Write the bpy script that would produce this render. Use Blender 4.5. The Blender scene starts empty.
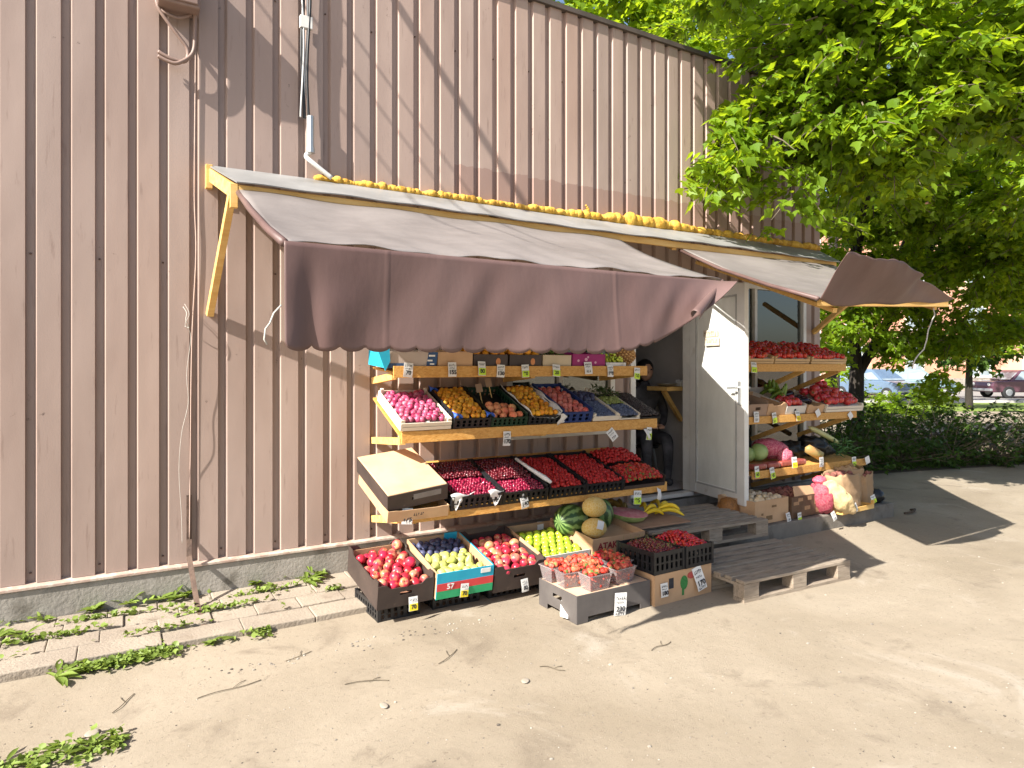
import bpy, math, random
import numpy as np
from mathutils import Vector, Matrix, Euler

random.seed(7); rng = np.random.default_rng(7)
S = bpy.context.scene
COL = S.collection
R = math.radians

# ------------------------------------------------------------------ materials
MATS = {}
def nodes_of(m):
    m.use_nodes = True
    nt = m.node_tree
    return nt, nt.nodes, nt.links, nt.nodes['Principled BSDF']

def rgba(c): return (c[0], c[1], c[2], 1.0)

def mat(name, c1, c2=None, scale=6.0, rough=.6, bump=0.0, bscale=40.0, detail=4, metal=0.0, spec=.4,
        rnd=0.0, stretch=(1, 1, 1), lo=.35, hi=.65, coat=0.0, c3=None, s3=2.0, lo3=.5, hi3=.6, shift=False):
    """noise-mixed colour, optional second layer c3, per-object brightness variation, noise bump"""
    if name in MATS: return MATS[name]
    m = bpy.data.materials.new(name); nt, N, L, P = nodes_of(m)
    tc = N.new('ShaderNodeTexCoord'); mp = N.new('ShaderNodeMapping'); mp.inputs['Scale'].default_value = stretch
    L.new(tc.outputs['Object'], mp.inputs['Vector'])
    oi = None
    vec = mp.outputs['Vector']
    if rnd or shift:
        oi = N.new('ShaderNodeObjectInfo')
        va = N.new('ShaderNodeVectorMath'); va.operation = 'MULTIPLY_ADD'
        cmb = N.new('ShaderNodeCombineXYZ')
        for i in range(3): L.new(oi.outputs['Random'], cmb.inputs[i])
        L.new(cmb.outputs[0], va.inputs[0]); va.inputs[1].default_value = (37, 53, 71); L.new(vec, va.inputs[2])
        vec = va.outputs[0]
    def layer(base_socket, base_col, col, sc, lo_, hi_, det):
        n = N.new('ShaderNodeTexNoise'); n.inputs['Scale'].default_value = sc; n.inputs['Detail'].default_value = det
        n.inputs['Roughness'].default_value = .6
        L.new(vec, n.inputs['Vector'])
        mr = N.new('ShaderNodeMapRange'); mr.inputs['From Min'].default_value = lo_; mr.inputs['From Max'].default_value = hi_
        L.new(n.outputs['Fac'], mr.inputs['Value'])
        mx = N.new('ShaderNodeMix'); mx.data_type = 'RGBA'
        L.new(mr.outputs['Result'], mx.inputs['Factor'])
        if base_socket is None: mx.inputs['A'].default_value = rgba(base_col)
        else: L.new(base_socket, mx.inputs['A'])
        mx.inputs['B'].default_value = rgba(col)
        return mx.outputs['Result']
    out = layer(None, c1, c2 if c2 else c1, scale, lo, hi, detail)
    if c3: out = layer(out, None, c3, s3, lo3, hi3, 5)
    if rnd:
        hs = N.new('ShaderNodeHueSaturation')
        mv = N.new('ShaderNodeMapRange'); mv.inputs['To Min'].default_value = 1 - rnd; mv.inputs['To Max'].default_value = 1 + rnd
        L.new(oi.outputs['Random'], mv.inputs['Value']); L.new(mv.outputs['Result'], hs.inputs['Value'])
        wn_ = N.new('ShaderNodeTexWhiteNoise'); wn_.noise_dimensions = '1D'; L.new(oi.outputs['Random'], wn_.inputs['W'])
        mh = N.new('ShaderNodeMapRange'); mh.inputs['To Min'].default_value = .5 - .03 * rnd; mh.inputs['To Max'].default_value = .5 + .045 * rnd
        L.new(wn_.outputs['Value'], mh.inputs['Value']); L.new(mh.outputs['Result'], hs.inputs['Hue'])
        L.new(out, hs.inputs['Color']); out = hs.outputs['Color']
    L.new(out, P.inputs['Base Color'])
    P.inputs['Roughness'].default_value = rough; P.inputs['Metallic'].default_value = metal
    P.inputs['Specular IOR Level'].default_value = spec; P.inputs['Coat Weight'].default_value = coat
    if bump:
        b = N.new('ShaderNodeBump'); b.inputs['Strength'].default_value = bump; b.inputs['Distance'].default_value = .01
        n = N.new('ShaderNodeTexNoise'); n.inputs['Scale'].default_value = bscale; n.inputs['Detail'].default_value = 5
        L.new(vec, n.inputs['Vector']); L.new(n.outputs['Fac'], b.inputs['Height']); L.new(b.outputs['Normal'], P.inputs['Normal'])
    MATS[name] = m
    return m

def leaf_mat(name, dark, light, trans, tw=.45, rough=.5):
    m = bpy.data.materials.new(name); m.use_nodes = True; nt = m.node_tree; N, L = nt.nodes, nt.links
    P = N['Principled BSDF']; out = N['Material Output']
    at = N.new('ShaderNodeAttribute'); at.attribute_name = 'hue'
    mx = N.new('ShaderNodeMix'); mx.data_type = 'RGBA'
    mx.inputs['A'].default_value = rgba(dark); mx.inputs['B'].default_value = rgba(light)
    L.new(at.outputs['Fac'], mx.inputs['Factor']); L.new(mx.outputs['Result'], P.inputs['Base Color'])
    P.inputs['Roughness'].default_value = rough; P.inputs['Specular IOR Level'].default_value = .35
    t = N.new('ShaderNodeBsdfTranslucent')
    mt = N.new('ShaderNodeMix'); mt.data_type = 'RGBA'
    mt.inputs['A'].default_value = rgba(tuple(c * .7 for c in trans)); mt.inputs['B'].default_value = rgba(trans)
    L.new(at.outputs['Fac'], mt.inputs['Factor']); L.new(mt.outputs['Result'], t.inputs['Color'])
    ms = N.new('ShaderNodeMixShader'); ms.inputs[0].default_value = tw
    L.new(P.outputs[0], ms.inputs[1]); L.new(t.outputs[0], ms.inputs[2]); L.new(ms.outputs[0], out.inputs['Surface'])
    MATS[name] = m
    return m

def glass_mat(name, tint=(.8, .85, .82), refl=.12):
    m = bpy.data.materials.new(name); m.use_nodes = True; nt = m.node_tree; N, L = nt.nodes, nt.links
    out = N['Material Output']; N.remove(N['Principled BSDF'])
    tr = N.new('ShaderNodeBsdfTransparent'); tr.inputs['Color'].default_value = rgba(tint)
    gl = N.new('ShaderNodeBsdfGlossy'); gl.inputs['Roughness'].default_value = .03
    fr = N.new('ShaderNodeFresnel'); fr.inputs['IOR'].default_value = 1.5
    ad = N.new('ShaderNodeMath'); ad.operation = 'ADD'; ad.inputs[1].default_value = refl; ad.use_clamp = True
    L.new(fr.outputs[0], ad.inputs[0])
    ms = N.new('ShaderNodeMixShader'); L.new(ad.outputs[0], ms.inputs[0]); L.new(tr.outputs[0], ms.inputs[1]); L.new(gl.outputs[0], ms.inputs[2])
    L.new(ms.outputs[0], out.inputs['Surface'])
    MATS[name] = m
    return m

# ------------------------------------------------------------------ mesh builder
class MB:
    def __init__(s, M=None): s.v = []; s.f = []; s.mi = []; s.M = M or Matrix()
    def add(s, vs, fs, mi=0, M=None):
        o = len(s.v); T = s.M @ M if M is not None else s.M
        s.v += [tuple(T @ Vector(p)) for p in vs]
        s.f += [tuple(o + i for i in f) for f in fs]; s.mi += [mi] * len(fs)
        return s
    def box(s, x0, y0, z0, x1, y1, z1, mi=0, M=None):
        v = [(x0, y0, z0), (x1, y0, z0), (x1, y1, z0), (x0, y1, z0), (x0, y0, z1), (x1, y0, z1), (x1, y1, z1), (x0, y1, z1)]
        return s.add(v, [(0, 3, 2, 1), (4, 5, 6, 7), (0, 1, 5, 4), (1, 2, 6, 5), (2, 3, 7, 6), (3, 0, 4, 7)], mi, M)
    def bar(s, a, b, w, h, mi=0, up=(0, 0, 1)):
        """square bar from a to b; w across, h along 'up'"""
        a = Vector(a); b = Vector(b); d = (b - a); l = d.length; d.normalize()
        u = Vector(up); x = d.cross(u)
        if x.length < 1e-4: x = d.cross(Vector((0, 1, 0)))
        x.normalize(); u = x.cross(d).normalized()
        T = Matrix((x, d, u)).transposed().to_4x4(); T.translation = a
        return s.box(-w / 2, 0, -h / 2, w / 2, l, h / 2, mi, T)
    def tube(s, pts, r, seg=8, mi=0, cap=True):
        pts = [Vector(p) for p in pts]; n = len(pts)
        rs = r if isinstance(r, (list, tuple)) else [r] * n
        vs, fs = [], []; ref = None
        for i, p in enumerate(pts):
            d = (pts[min(i + 1, n - 1)] - pts[max(i - 1, 0)])
            if d.length < 1e-9: d = Vector((0, 0, 1))
            d.normalize()
            if ref is None:
                ref = d.orthogonal().normalized()
            ref = (ref - d * ref.dot(d))
            ref = ref.normalized() if ref.length > 1e-6 else d.orthogonal().normalized()
            bn = d.cross(ref)
            for k in range(seg):
                a = 2 * math.pi * k / seg
                vs.append(p + (ref * math.cos(a) + bn * math.sin(a)) * rs[i])
        for i in range(n - 1):
            for k in range(seg):
                k2 = (k + 1) % seg
                fs.append((i * seg + k, i * seg + k2, (i + 1) * seg + k2, (i + 1) * seg + k))
        if cap:
            fs.append(tuple(range(seg - 1, -1, -1))); fs.append(tuple((n - 1) * seg + k for k in range(seg)))
        return s.add(vs, fs, mi)
    def lathe(s, prof, seg=14, mi=0, M=None):
        """prof: (r, z) from bottom to top, closed at both poles when r == 0"""
        vs, fs = [], []
        for r, z in prof:
            for k in range(seg):
                a = 2 * math.pi * k / seg; vs.append((r * math.cos(a), r * math.sin(a), z))
        for i in range(len(prof) - 1):
            for k in range(seg):
                k2 = (k + 1) % seg
                fs.append((i * seg + k, i * seg + k2, (i + 1) * seg + k2, (i + 1) * seg + k))
        return s.add(vs, fs, mi, M)
    def ball(s, c, r, seg=10, rings=7, mi=0, sc=(1, 1, 1), M=None):
        prof = [(max(1e-5, math.sin(math.pi * i / rings)) * r, -math.cos(math.pi * i / rings) * r) for i in range(rings + 1)]
        T = Matrix.Translation(c) @ Matrix.Diagonal((*sc, 1))
        return s.lathe(prof, seg, mi, (M @ T) if M is not None else T)
    def prism(s, poly, t, mi=0, M=None):
        """poly in xz, thickness along +y"""
        n = len(poly); vs = [(x, 0, z) for x, z in poly] + [(x, t, z) for x, z in poly]
        fs = [tuple(range(n)), tuple(range(2 * n - 1, n - 1, -1))]
        fs += [(i, i + n, (i + 1) % n + n, (i + 1) % n) for i in range(n)]
        return s.add(vs, fs, mi, M)
    def plate(s, xs, zs, t, skip=(), top=None, mi=0, M=None):
        """grid plate in xz, thickness t along +y, cells in skip left out, top(x) lifts the last row"""
        nx, nz = len(xs), len(zs); vs, fs = [], []
        for y in (0, t):
            for j, z in enumerate(zs):
                for x in xs: vs.append((x, y, z if not (top and j == nz - 1) else z + top(x)))
        idx = lambda i, j, k: k * nx * nz + j * nx + i
        cell = {(i, j) for i in range(nx - 1) for j in range(nz - 1)} - set(skip)
        for i, j in cell:
            fs.append((idx(i, j, 0), idx(i + 1, j, 0), idx(i + 1, j + 1, 0), idx(i, j + 1, 0)))
            fs.append((idx(i, j, 1), idx(i, j + 1, 1), idx(i + 1, j + 1, 1), idx(i + 1, j, 1)))
            for (di, dj, a, b) in ((0, -1, (i, j), (i + 1, j)), (1, 0, (i + 1, j), (i + 1, j + 1)), (0, 1, (i + 1, j + 1), (i, j + 1)), (-1, 0, (i, j + 1), (i, j))):
                if (i + di, j + dj) not in cell:
                    fs.append((idx(*a, 0), idx(*a, 1), idx(*b, 1), idx(*b, 0)))
        return s.add(vs, fs, mi, M)
    def sheet(s, fn, nu, nv, mi=0):
        vs = [fn(i / nu, j / nv) for j in range(nv + 1) for i in range(nu + 1)]
        fs = [(j * (nu + 1) + i, j * (nu + 1) + i + 1, (j + 1) * (nu + 1) + i + 1, (j + 1) * (nu + 1) + i) for j in range(nv) for i in range(nu)]
        return s.add(vs, fs, mi)
    def mesh(s, name, m, smooth=False):
        me = bpy.data.meshes.new(name); me.from_pydata(s.v, [], s.f)
        ms = m if isinstance(m, (list, tuple)) else [m]
        for x in ms: me.materials.append(x)
        if len(ms) > 1: me.polygons.foreach_set('material_index', s.mi)
        if smooth: me.polygons.foreach_set('use_smooth', [True] * len(me.polygons))
        me.update()
        return me
    def build(s, name, m, parent=None, smooth=False, bevel=0, solid=0, loc=None):
        o = bpy.data.objects.new(name, s.mesh(name, m, smooth)); COL.objects.link(o)
        if parent: o.parent = parent
        if loc is not None: o.location = loc
        if solid:
            d = o.modifiers.new('solid', 'SOLIDIFY'); d.thickness = solid; d.offset = 0
        if bevel:
            d = o.modifiers.new('bevel', 'BEVEL'); d.width = bevel; d.segments = 2; d.limit_method = 'ANGLE'
        return o

def tag(o, label=None, cat=None, group=None, kind=None):
    if label: o['label'] = label
    if cat: o['category'] = cat
    if group: o['group'] = group
    if kind: o['kind'] = kind
    return o
def thing(name, label, cat, loc=(0, 0, 0), rot=(0, 0, 0), group=None):
    o = bpy.data.objects.new(name, None); COL.objects.link(o)
    o.location = loc; o.rotation_euler = rot; o.empty_display_size = .1
    return tag(o, label, cat, group)
def inst(name, me, loc, rot=(0, 0, 0), sc=1.0, parent=None):
    o = bpy.data.objects.new(name, me); COL.objects.link(o)
    o.location = loc; o.rotation_euler = rot
    o.scale = (sc, sc, sc) if not hasattr(sc, '__len__') else sc
    if parent: o.parent = parent
    return o
def words(s, size, m, parent, loc, rot=(R(90), 0, 0), name='lettering', ext=.0006, bold=0.0, align='CENTER'):
    cu = bpy.data.curves.new(name, 'FONT'); cu.body = s; cu.size = size; cu.extrude = ext; cu.offset = bold
    cu.align_x = align; cu.align_y = 'CENTER'; cu.materials.append(m)
    o = bpy.data.objects.new(name, cu); COL.objects.link(o); o.location = loc; o.rotation_euler = rot
    if parent: o.parent = parent
    return o
def rr(a, b): return random.uniform(a, b)
# ------------------------------------------------------------------ camera, light, sky
cam = bpy.data.cameras.new('camera'); co = bpy.data.objects.new('camera', cam); COL.objects.link(co)
co.location = (0, -5, 1.6); yaw = math.atan2(.506, .8625)
co.rotation_euler = (R(90), 0, -yaw)
cam.sensor_width = 36; cam.lens = 36 * 660 / 1024; cam.shift_y = -18 / 1024; cam.clip_start = .05; cam.clip_end = 600
S.camera = co
FWD = Vector((.506, .8625, 0)); RGT = Vector((.8625, -.506, 0))
def vw(X, t, z=0.0): return Vector((0, -5, z)) + FWD * t + RGT * X          # metres right of / ahead of the viewpoint
STREET_ROT = -yaw

SUN_DIR = Vector((1, .25, -.83)).normalized()
sl = bpy.data.lights.new('sun', 'SUN'); so = bpy.data.objects.new('sun', sl); COL.objects.link(so)
sl.energy = 5.0; sl.angle = R(.5); sl.color = (1, .95, .87)
so.rotation_euler = SUN_DIR.to_track_quat('-Z', 'Y').to_euler(); so.location = (-8, -6, 10)
W = bpy.data.worlds.new('World'); S.world = W; W.use_nodes = True
wn = W.node_tree.nodes; wl = W.node_tree.links
sky = wn.new('ShaderNodeTexSky'); sky.sky_type = 'NISHITA'; sky.sun_disc = False
sky.sun_elevation = R(38.8); sky.sun_rotation = math.atan2(-1, -.25); sky.air_density = 1.0; sky.dust_density = 2.0
wl.new(sky.outputs[0], wn['Background'].inputs['Color']); wn['Background'].inputs['Strength'].default_value = .085
S.view_settings.view_transform = 'Standard'; S.view_settings.look = 'None'; S.view_settings.gamma = 1
S.view_settings.use_curve_mapping = False; S.view_settings.exposure = 1.36
S.render.engine = 'CYCLES'
S.cycles.use_denoising = True
S.cycles.max_bounces = 6; S.cycles.transparent_max_bounces = 10

# ------------------------------------------------------------------ shared materials
WOOD = mat('yellow_timber', (.62, .36, .10), (.72, .47, .17), 3, .6, .15, 60, stretch=(1, 8, 8))
OSB = mat('osb', (.50, .235, .048), (.66, .375, .11), 34, .62, .25, 60, stretch=(1, 2.2, 2.2), lo=.3, hi=.7, c3=(.30, .13, .03), s3=48, lo3=.6, hi3=.7)
OLDWOOD = mat('weathered_board', (.25, .198, .148), (.34, .28, .215), 3, .85, .35, 50, stretch=(2, 14, 14), c3=(.12, .09, .065), s3=5, lo3=.55, hi3=.75)
WHITEPAINT = mat('white_paint', (.72, .70, .66), (.62, .60, .56), 5, .45, .05, 40, c3=(.45, .41, .36), s3=9, lo3=.62, hi3=.75)
CARD = mat('cardboard', (.47, .29, .16), (.55, .35, .20), 5, .85, .1, 60)
CARD_IN = mat('cardboard_inside', (.50, .31, .17), (.58, .38, .22), 4, .85, .1, 50)
DARKCARD = mat('dark_card', (.045, .032, .028), (.065, .045, .038), 6, .55, .08, 50, c3=(.11, .08, .065), s3=14, lo3=.66, hi3=.8)
GREYCARD = mat('grey_card', (.085, .075, .072), (.11, .098, .092), 6, .6, .08, 50)
BLACKPL = mat('black_plastic', (.012, .013, .015), (.02, .02, .022), 12, .38, .05, 80)
WHITECARD = mat('white_card', (.72, .68, .62), (.64, .59, .53), 5, .7, .05, 40)
PAPER = mat('paper', (.78, .77, .74), (.70, .69, .66), 20, .8)
LIME = mat('lime_highlighter', (.50, .72, .03), (.58, .80, .06), 14, .7)
YELLOWINK = mat('yellow_highlighter', (.85, .70, .02), (.80, .62, .02), 14, .7)
INK = mat('ink', (.02, .02, .025), (.04, .04, .05), 20, .7)
WHITEINK = mat('white_ink', (.8, .8, .78), (.75, .75, .72), 20, .7)
STEEL = mat('galvanised_steel', (.42, .43, .43), (.52, .53, .53), 9, .38, .05, 30, metal=.7)

# ------------------------------------------------------------------ ground
def ground_mat():
    m = bpy.data.materials.new('packed_dirt'); nt, N, L, P = nodes_of(m)
    tc = N.new('ShaderNodeTexCoord')
    def noise(sc, det=5, rough=.6, dist=0):
        n = N.new('ShaderNodeTexNoise'); n.inputs['Scale'].default_value = sc; n.inputs['Detail'].default_value = det
        n.inputs['Roughness'].default_value = rough; n.inputs['Distortion'].default_value = dist
        L.new(tc.outputs['Object'], n.inputs['Vector']); return n.outputs['Fac']
    def mix(fac, a, b, lo, hi):
        mr = N.new('ShaderNodeMapRange'); mr.inputs['From Min'].default_value = lo; mr.inputs['From Max'].default_value = hi
        L.new(fac, mr.inputs['Value'])
        mx = N.new('ShaderNodeMix'); mx.data_type = 'RGBA'; L.new(mr.outputs['Result'], mx.inputs['Factor'])
        for s, k in ((a, 'A'), (b, 'B')):
            if isinstance(s, tuple): mx.inputs[k].default_value = rgba(s)
            else: L.new(s, mx.inputs[k])
        return mx.outputs['Result']
    c = mix(noise(.55, 6, .62, .4), (.250, .207, .152), (.322, .272, .207), .38, .62)
    c = mix(noise(2.3, 7, .65, .6), c, (.185, .150, .112), .56, .74)
    c = mix(noise(1.1, 6, .7, .9), c, (.36, .315, .255), .58, .72)
    c = mix(noise(7.5, 8, .75, 1.2), c, (.195, .160, .12), .60, .70)
    c = mix(noise(38, 4, .7), c, (.15, .115, .085), .58, .78)
    c = mix(noise(70, 3, .7), c, (.42, .37, .30), .64, .78)
    L.new(c, P.inputs['Base Color']); P.inputs['Roughness'].default_value = .95; P.inputs['Specular IOR Level'].default_value = .15
    b1 = N.new('ShaderNodeBump'); b1.inputs['Strength'].default_value = .35; b1.inputs['Distance'].default_value = .04
    L.new(noise(2.6, 5, .55, 0), b1.inputs['Height'])
    b2 = N.new('ShaderNodeBump'); b2.inputs['Strength'].default_value = .5; b2.inputs['Distance'].default_value = .006
    L.new(noise(110, 5, .8), b2.inputs['Height']); L.new(b1.outputs['Normal'], b2.inputs['Normal'])
    L.new(b2.outputs['Normal'], P.inputs['Normal'])
    return m
GROUND = ground_mat()
mb = MB(); mb.add([(-260, -160, 0), (260, -160, 0), (260, 260, 0), (-260, 260, 0)], [(0, 1, 2, 3)])
tag(mb.build('ground', GROUND), kind='structure')

# far lawn strip and parking road, laid across the line of sight
def strip(name, m, X0, X1, t0, t1, z):
    mb = MB(); mb.add([vw(X0, t0, z), vw(X1, t0, z), vw(X1, t1, z), vw(X0, t1, z)], [(0, 1, 2, 3)])
    return tag(mb.build(name, m), kind='structure')
LAWN = mat('lawn', (.10, .17, .02), (.16, .25, .03), 4, .9, .8, 60, c3=(.22, .24, .06), s3=14)
strip('lawn', LAWN, 4, 60, 23.2, 28.5, .006)
strip('road', mat('pale_asphalt', (.20, .19, .18), (.26, .25, .23), 3, .9, .3, 60), 2, 90, 29.2, 43, .01)
mb = MB(); 
T = Matrix.Rotation(STREET_ROT, 4, 'Z'); T.translation = vw(0, 28.7)
mb.box(4, 0, 0, 60, .16, .10, 0, T)
tag(mb.build('road_kerb', mat('kerb_stone', (.38, .37, .35), (.46, .45, .42), 5, .9, .3, 40)), kind='structure')

# paving strip along the wall: four rows of concrete pavers with jittered blocks and weedy joints
PAVER = mat('concrete_paver', (.26, .215, .17), (.33, .28, .22), 2.5, .95, .5, 70, c3=(.19, .15, .11), s3=7, lo3=.58, hi3=.75)
mb = MB()
rows = [(-.83, -.62), (-.617, -.415), (-.412, -.212), (-.209, -.03)]
for j, (y0, y1) in enumerate(rows):
    x = -6.5 + .11 * j
    while x < 3.2:
        l = rr(.24, .34) if j else rr(.40, .50)
        dz = rr(-.006, .006); g = rr(.001, .005)
        tl, tr = rr(-.004, .004), rr(-.004, .004)
        z = .042 + dz
        mb.add([(x + g, y0 + .005, -.05), (x + l, y0 + .005, -.05), (x + l, y1 - .004, -.05), (x + g, y1 - .004, -.05),
                (x + g, y0 + .005, z + tl), (x + l, y0 + .005, z + tr), (x + l, y1 - .004, z + tr), (x + g, y1 - .004, z + tl)],
               [(4, 5, 6, 7), (0, 1, 5, 4), (1, 2, 6, 5), (2, 3, 7, 6), (3, 0, 4, 7)])
        x += l
tag(mb.build('pavement', PAVER, bevel=.006), kind='structure')
mb = MB(); mb.box(-6.5, -.80, -.02, 3.2, 0, .030)
tag(mb.build('pavement_bed', mat('joint_soil', (.17, .13, .09), (.24, .19, .13), 12, .95, .5, 60)), kind='structure')

# concrete step in front of the door and under the right shelves
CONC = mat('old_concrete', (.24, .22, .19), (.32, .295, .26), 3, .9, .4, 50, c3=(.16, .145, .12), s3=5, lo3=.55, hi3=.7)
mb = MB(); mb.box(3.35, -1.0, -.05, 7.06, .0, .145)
tag(mb.build('step', mat('shaded_step_concrete', (.15, .132, .112), (.21, .188, .16), 3, .9, .4, 50, c3=(.10, .088, .07), s3=5, lo3=.52, hi3=.7), bevel=.012), kind='structure')  # darker copy of the old concrete, shade on the step put into its colour

# ------------------------------------------------------------------ the shop building
def wall_mat():
    m = bpy.data.materials.new('painted_cladding'); nt, N, L, P = nodes_of(m)
    tc = N.new('ShaderNodeTexCoord')
    def noise(sc, st=(1, 1, 1), det=5, rough=.6):
        mp = N.new('ShaderNodeMapping'); mp.inputs['Scale'].default_value = st; L.new(tc.outputs['Object'], mp.inputs['Vector'])
        n = N.new('ShaderNodeTexNoise'); n.inputs['Scale'].default_value = sc; n.inputs['Detail'].default_value = det; n.inputs['Roughness'].default_value = rough
        L.new(mp.outputs[0], n.inputs['Vector']); return n.outputs['Fac']
    def mix(fac, a, b, lo, hi):
        mr = N.new('ShaderNodeMapRange'); mr.inputs['From Min'].default_value = lo; mr.inputs['From Max'].default_value = hi
        L.new(fac, mr.inputs['Value'])
        mx = N.new('ShaderNodeMix'); mx.data_type = 'RGBA'; L.new(mr.outputs['Result'], mx.inputs['Factor'])
        for s, k in ((a, 'A'), (b, 'B')):
            if isinstance(s, tuple): mx.inputs[k].default_value = rgba(s)
            else: L.new(s, mx.inputs[k])
        return mx.outputs['Result']
    def sheetvar(col):
        s_ = N.new('ShaderNodeSeparateXYZ'); L.new(tc.outputs['Object'], s_.inputs[0]); outc = col
        for period, amt in ((.1813, .05), (1.0878, .07)):
            a_ = N.new('ShaderNodeMath'); a_.operation = 'MULTIPLY_ADD'; L.new(s_.outputs['X'], a_.inputs[0]); a_.inputs[1].default_value = 1 / period; a_.inputs[2].default_value = .528 / period + 40
            f_ = N.new('ShaderNodeMath'); f_.operation = 'FLOOR'; L.new(a_.outputs[0], f_.inputs[0])
            w_ = N.new('ShaderNodeTexWhiteNoise'); w_.noise_dimensions = '1D'; L.new(f_.outputs[0], w_.inputs['W'])
            r_ = N.new('ShaderNodeMapRange'); r_.inputs['To Min'].default_value = 1 - amt; r_.inputs['To Max'].default_value = 1 + amt; L.new(w_.outputs['Value'], r_.inputs['Value'])
            h_ = N.new('ShaderNodeHueSaturation'); L.new(outc, h_.inputs['Color']); L.new(r_.outputs[0], h_.inputs['Value']); L.new(r_.outputs[0], h_.inputs['Saturation']); outc = h_.outputs['Color']
        return outc
    c = mix(noise(1.2, (1.5, 1, .35)), (.330, .236, .195), (.395, .294, .247), .35, .65)
    c = sheetvar(c)
    c = mix(noise(9, (3, 1, .35)), c, (.20, .135, .11), .60, .8)          # faint vertical grime
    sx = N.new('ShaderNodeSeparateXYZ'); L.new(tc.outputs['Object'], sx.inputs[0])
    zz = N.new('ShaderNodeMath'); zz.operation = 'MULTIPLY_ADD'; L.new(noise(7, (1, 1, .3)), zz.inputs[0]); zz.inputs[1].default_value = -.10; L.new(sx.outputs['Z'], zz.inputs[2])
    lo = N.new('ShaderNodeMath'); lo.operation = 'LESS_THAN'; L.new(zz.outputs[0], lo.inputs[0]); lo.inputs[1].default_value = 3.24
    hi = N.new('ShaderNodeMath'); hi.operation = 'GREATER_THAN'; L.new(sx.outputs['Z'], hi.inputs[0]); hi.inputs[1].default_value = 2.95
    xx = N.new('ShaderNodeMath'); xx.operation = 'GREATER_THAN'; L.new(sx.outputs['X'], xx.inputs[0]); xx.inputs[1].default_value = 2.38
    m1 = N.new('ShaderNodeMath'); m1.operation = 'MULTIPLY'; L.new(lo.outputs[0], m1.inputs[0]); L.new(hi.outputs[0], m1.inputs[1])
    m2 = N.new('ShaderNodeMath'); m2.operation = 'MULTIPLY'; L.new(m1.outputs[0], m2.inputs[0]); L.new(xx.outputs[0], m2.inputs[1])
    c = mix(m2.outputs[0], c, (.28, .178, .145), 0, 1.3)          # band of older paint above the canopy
    sm_ = N.new('ShaderNodeMath'); sm_.operation = 'MULTIPLY'; L.new(noise(17, (1, 1, .8), 9, .8), sm_.inputs[0])
    mk = N.new('ShaderNodeMapRange'); mk.inputs['From Min'].default_value = .52; mk.inputs['From Max'].default_value = .60; L.new(noise(1.3, (1, 1, 1.2), 2), mk.inputs['Value']); L.new(mk.outputs[0], sm_.inputs[1])
    c = mix(sm_.outputs[0], c, (.10, .07, .06), .60, .65)      # scuffs and scratches
    L.new(c, P.inputs['Base Color']); P.inputs['Roughness'].default_value = .5; P.inputs['Specular IOR Level'].default_value = .4
    b1 = N.new('ShaderNodeBump'); b1.inputs['Strength'].default_value = .35; b1.inputs['Distance'].default_value = .03
    L.new(noise(1.7, (1.6, 1, .8), 2, .4), b1.inputs['Height'])
    b2 = N.new('ShaderNodeBump'); b2.inputs['Strength'].default_value = .12; b2.inputs['Distance'].default_value = .004
    L.new(noise(120, (1, 1, .6), 3), b2.inputs['Height']); L.new(b1.outputs[0], b2.inputs['Normal']); L.new(b2.outputs[0], P.inputs['Normal'])
    return m
WALLM = wall_mat()
DARKIN = mat('interior_plaster', (.40, .365, .34), (.46, .42, .39), 4, .9)
bld = thing('shop_building', 'flat-roofed shop in ribbed brown metal cladding on a low concrete plinth', 'building', (0, 0, 0))
XL, XR, ZT = -8.0, 7.25, 4.866
OPEN = [(2.88, 4.08, .95, 2.05), (4.27, 5.10, .30, 2.40), (5.14, 6.98, .36, 2.52)]      # display window, doorway, right display window
prof = []
k0 = int((XL + .528) / .1813) - 1
for k in range(k0, 60):
    g = -.528 + .1813 * k
    for p in ((g, 0.0), (g + .004, .034), (g + .045, .034), (g + .060, 0.0)):
        if XL <= p[0] <= XR: prof.append(p)
prof = [(XL, 0.0)] + prof + [(XR, 0.0)]
def py(x):
    for a, b in zip(prof, prof[1:]):
        if a[0] <= x <= b[0] and b[0] > a[0]: return a[1] + (b[1] - a[1]) * (x - a[0]) / (b[0] - a[0])
    return 0
xs = sorted(set([p[0] for p in prof] + [o[0] for o in OPEN] + [o[1] for o in OPEN]))
mb = MB()
for a, b in zip(xs, xs[1:]):
    if b - a < 1e-6: continue
    c = (a + b) / 2; zs = [(.262, ZT)]
    for o in OPEN:
        if o[0] < c < o[1]: zs = [(.262, o[2]), (o[3], ZT)] if o[2] > .30 else [(o[3], ZT)]
    for z0, z1 in zs: mb.add([(a, py(a), z0), (b, py(b), z0), (b, py(b), z1), (a, py(a), z1)], [(0, 1, 2, 3)])
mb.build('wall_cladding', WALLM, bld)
mb = MB()                                                        # inner lining with the same openings
xs2 = sorted({XL, XR - .01} | {v for o in OPEN for v in o[:2]}); zs2 = sorted({.05, ZT - .02} | {v for o in OPEN for v in o[2:]})
sk = [(i, j) for i in range(len(xs2) - 1) for j in range(len(zs2) - 1)
      if any(o[0] < (xs2[i] + xs2[i + 1]) / 2 < o[1] and o[2] < (zs2[j] + zs2[j + 1]) / 2 < o[3] for o in OPEN)]
mb.plate(xs2, zs2, .07, sk, M=Matrix.Translation((0, .045, 0)))
mb.build('wall_lining', DARKIN, bld)
mb = MB(); mb.box(XL, -.030, -.2, XR - .004, .12, .231); mb.build('plinth', CONC, bld, bevel=.006)
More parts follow.
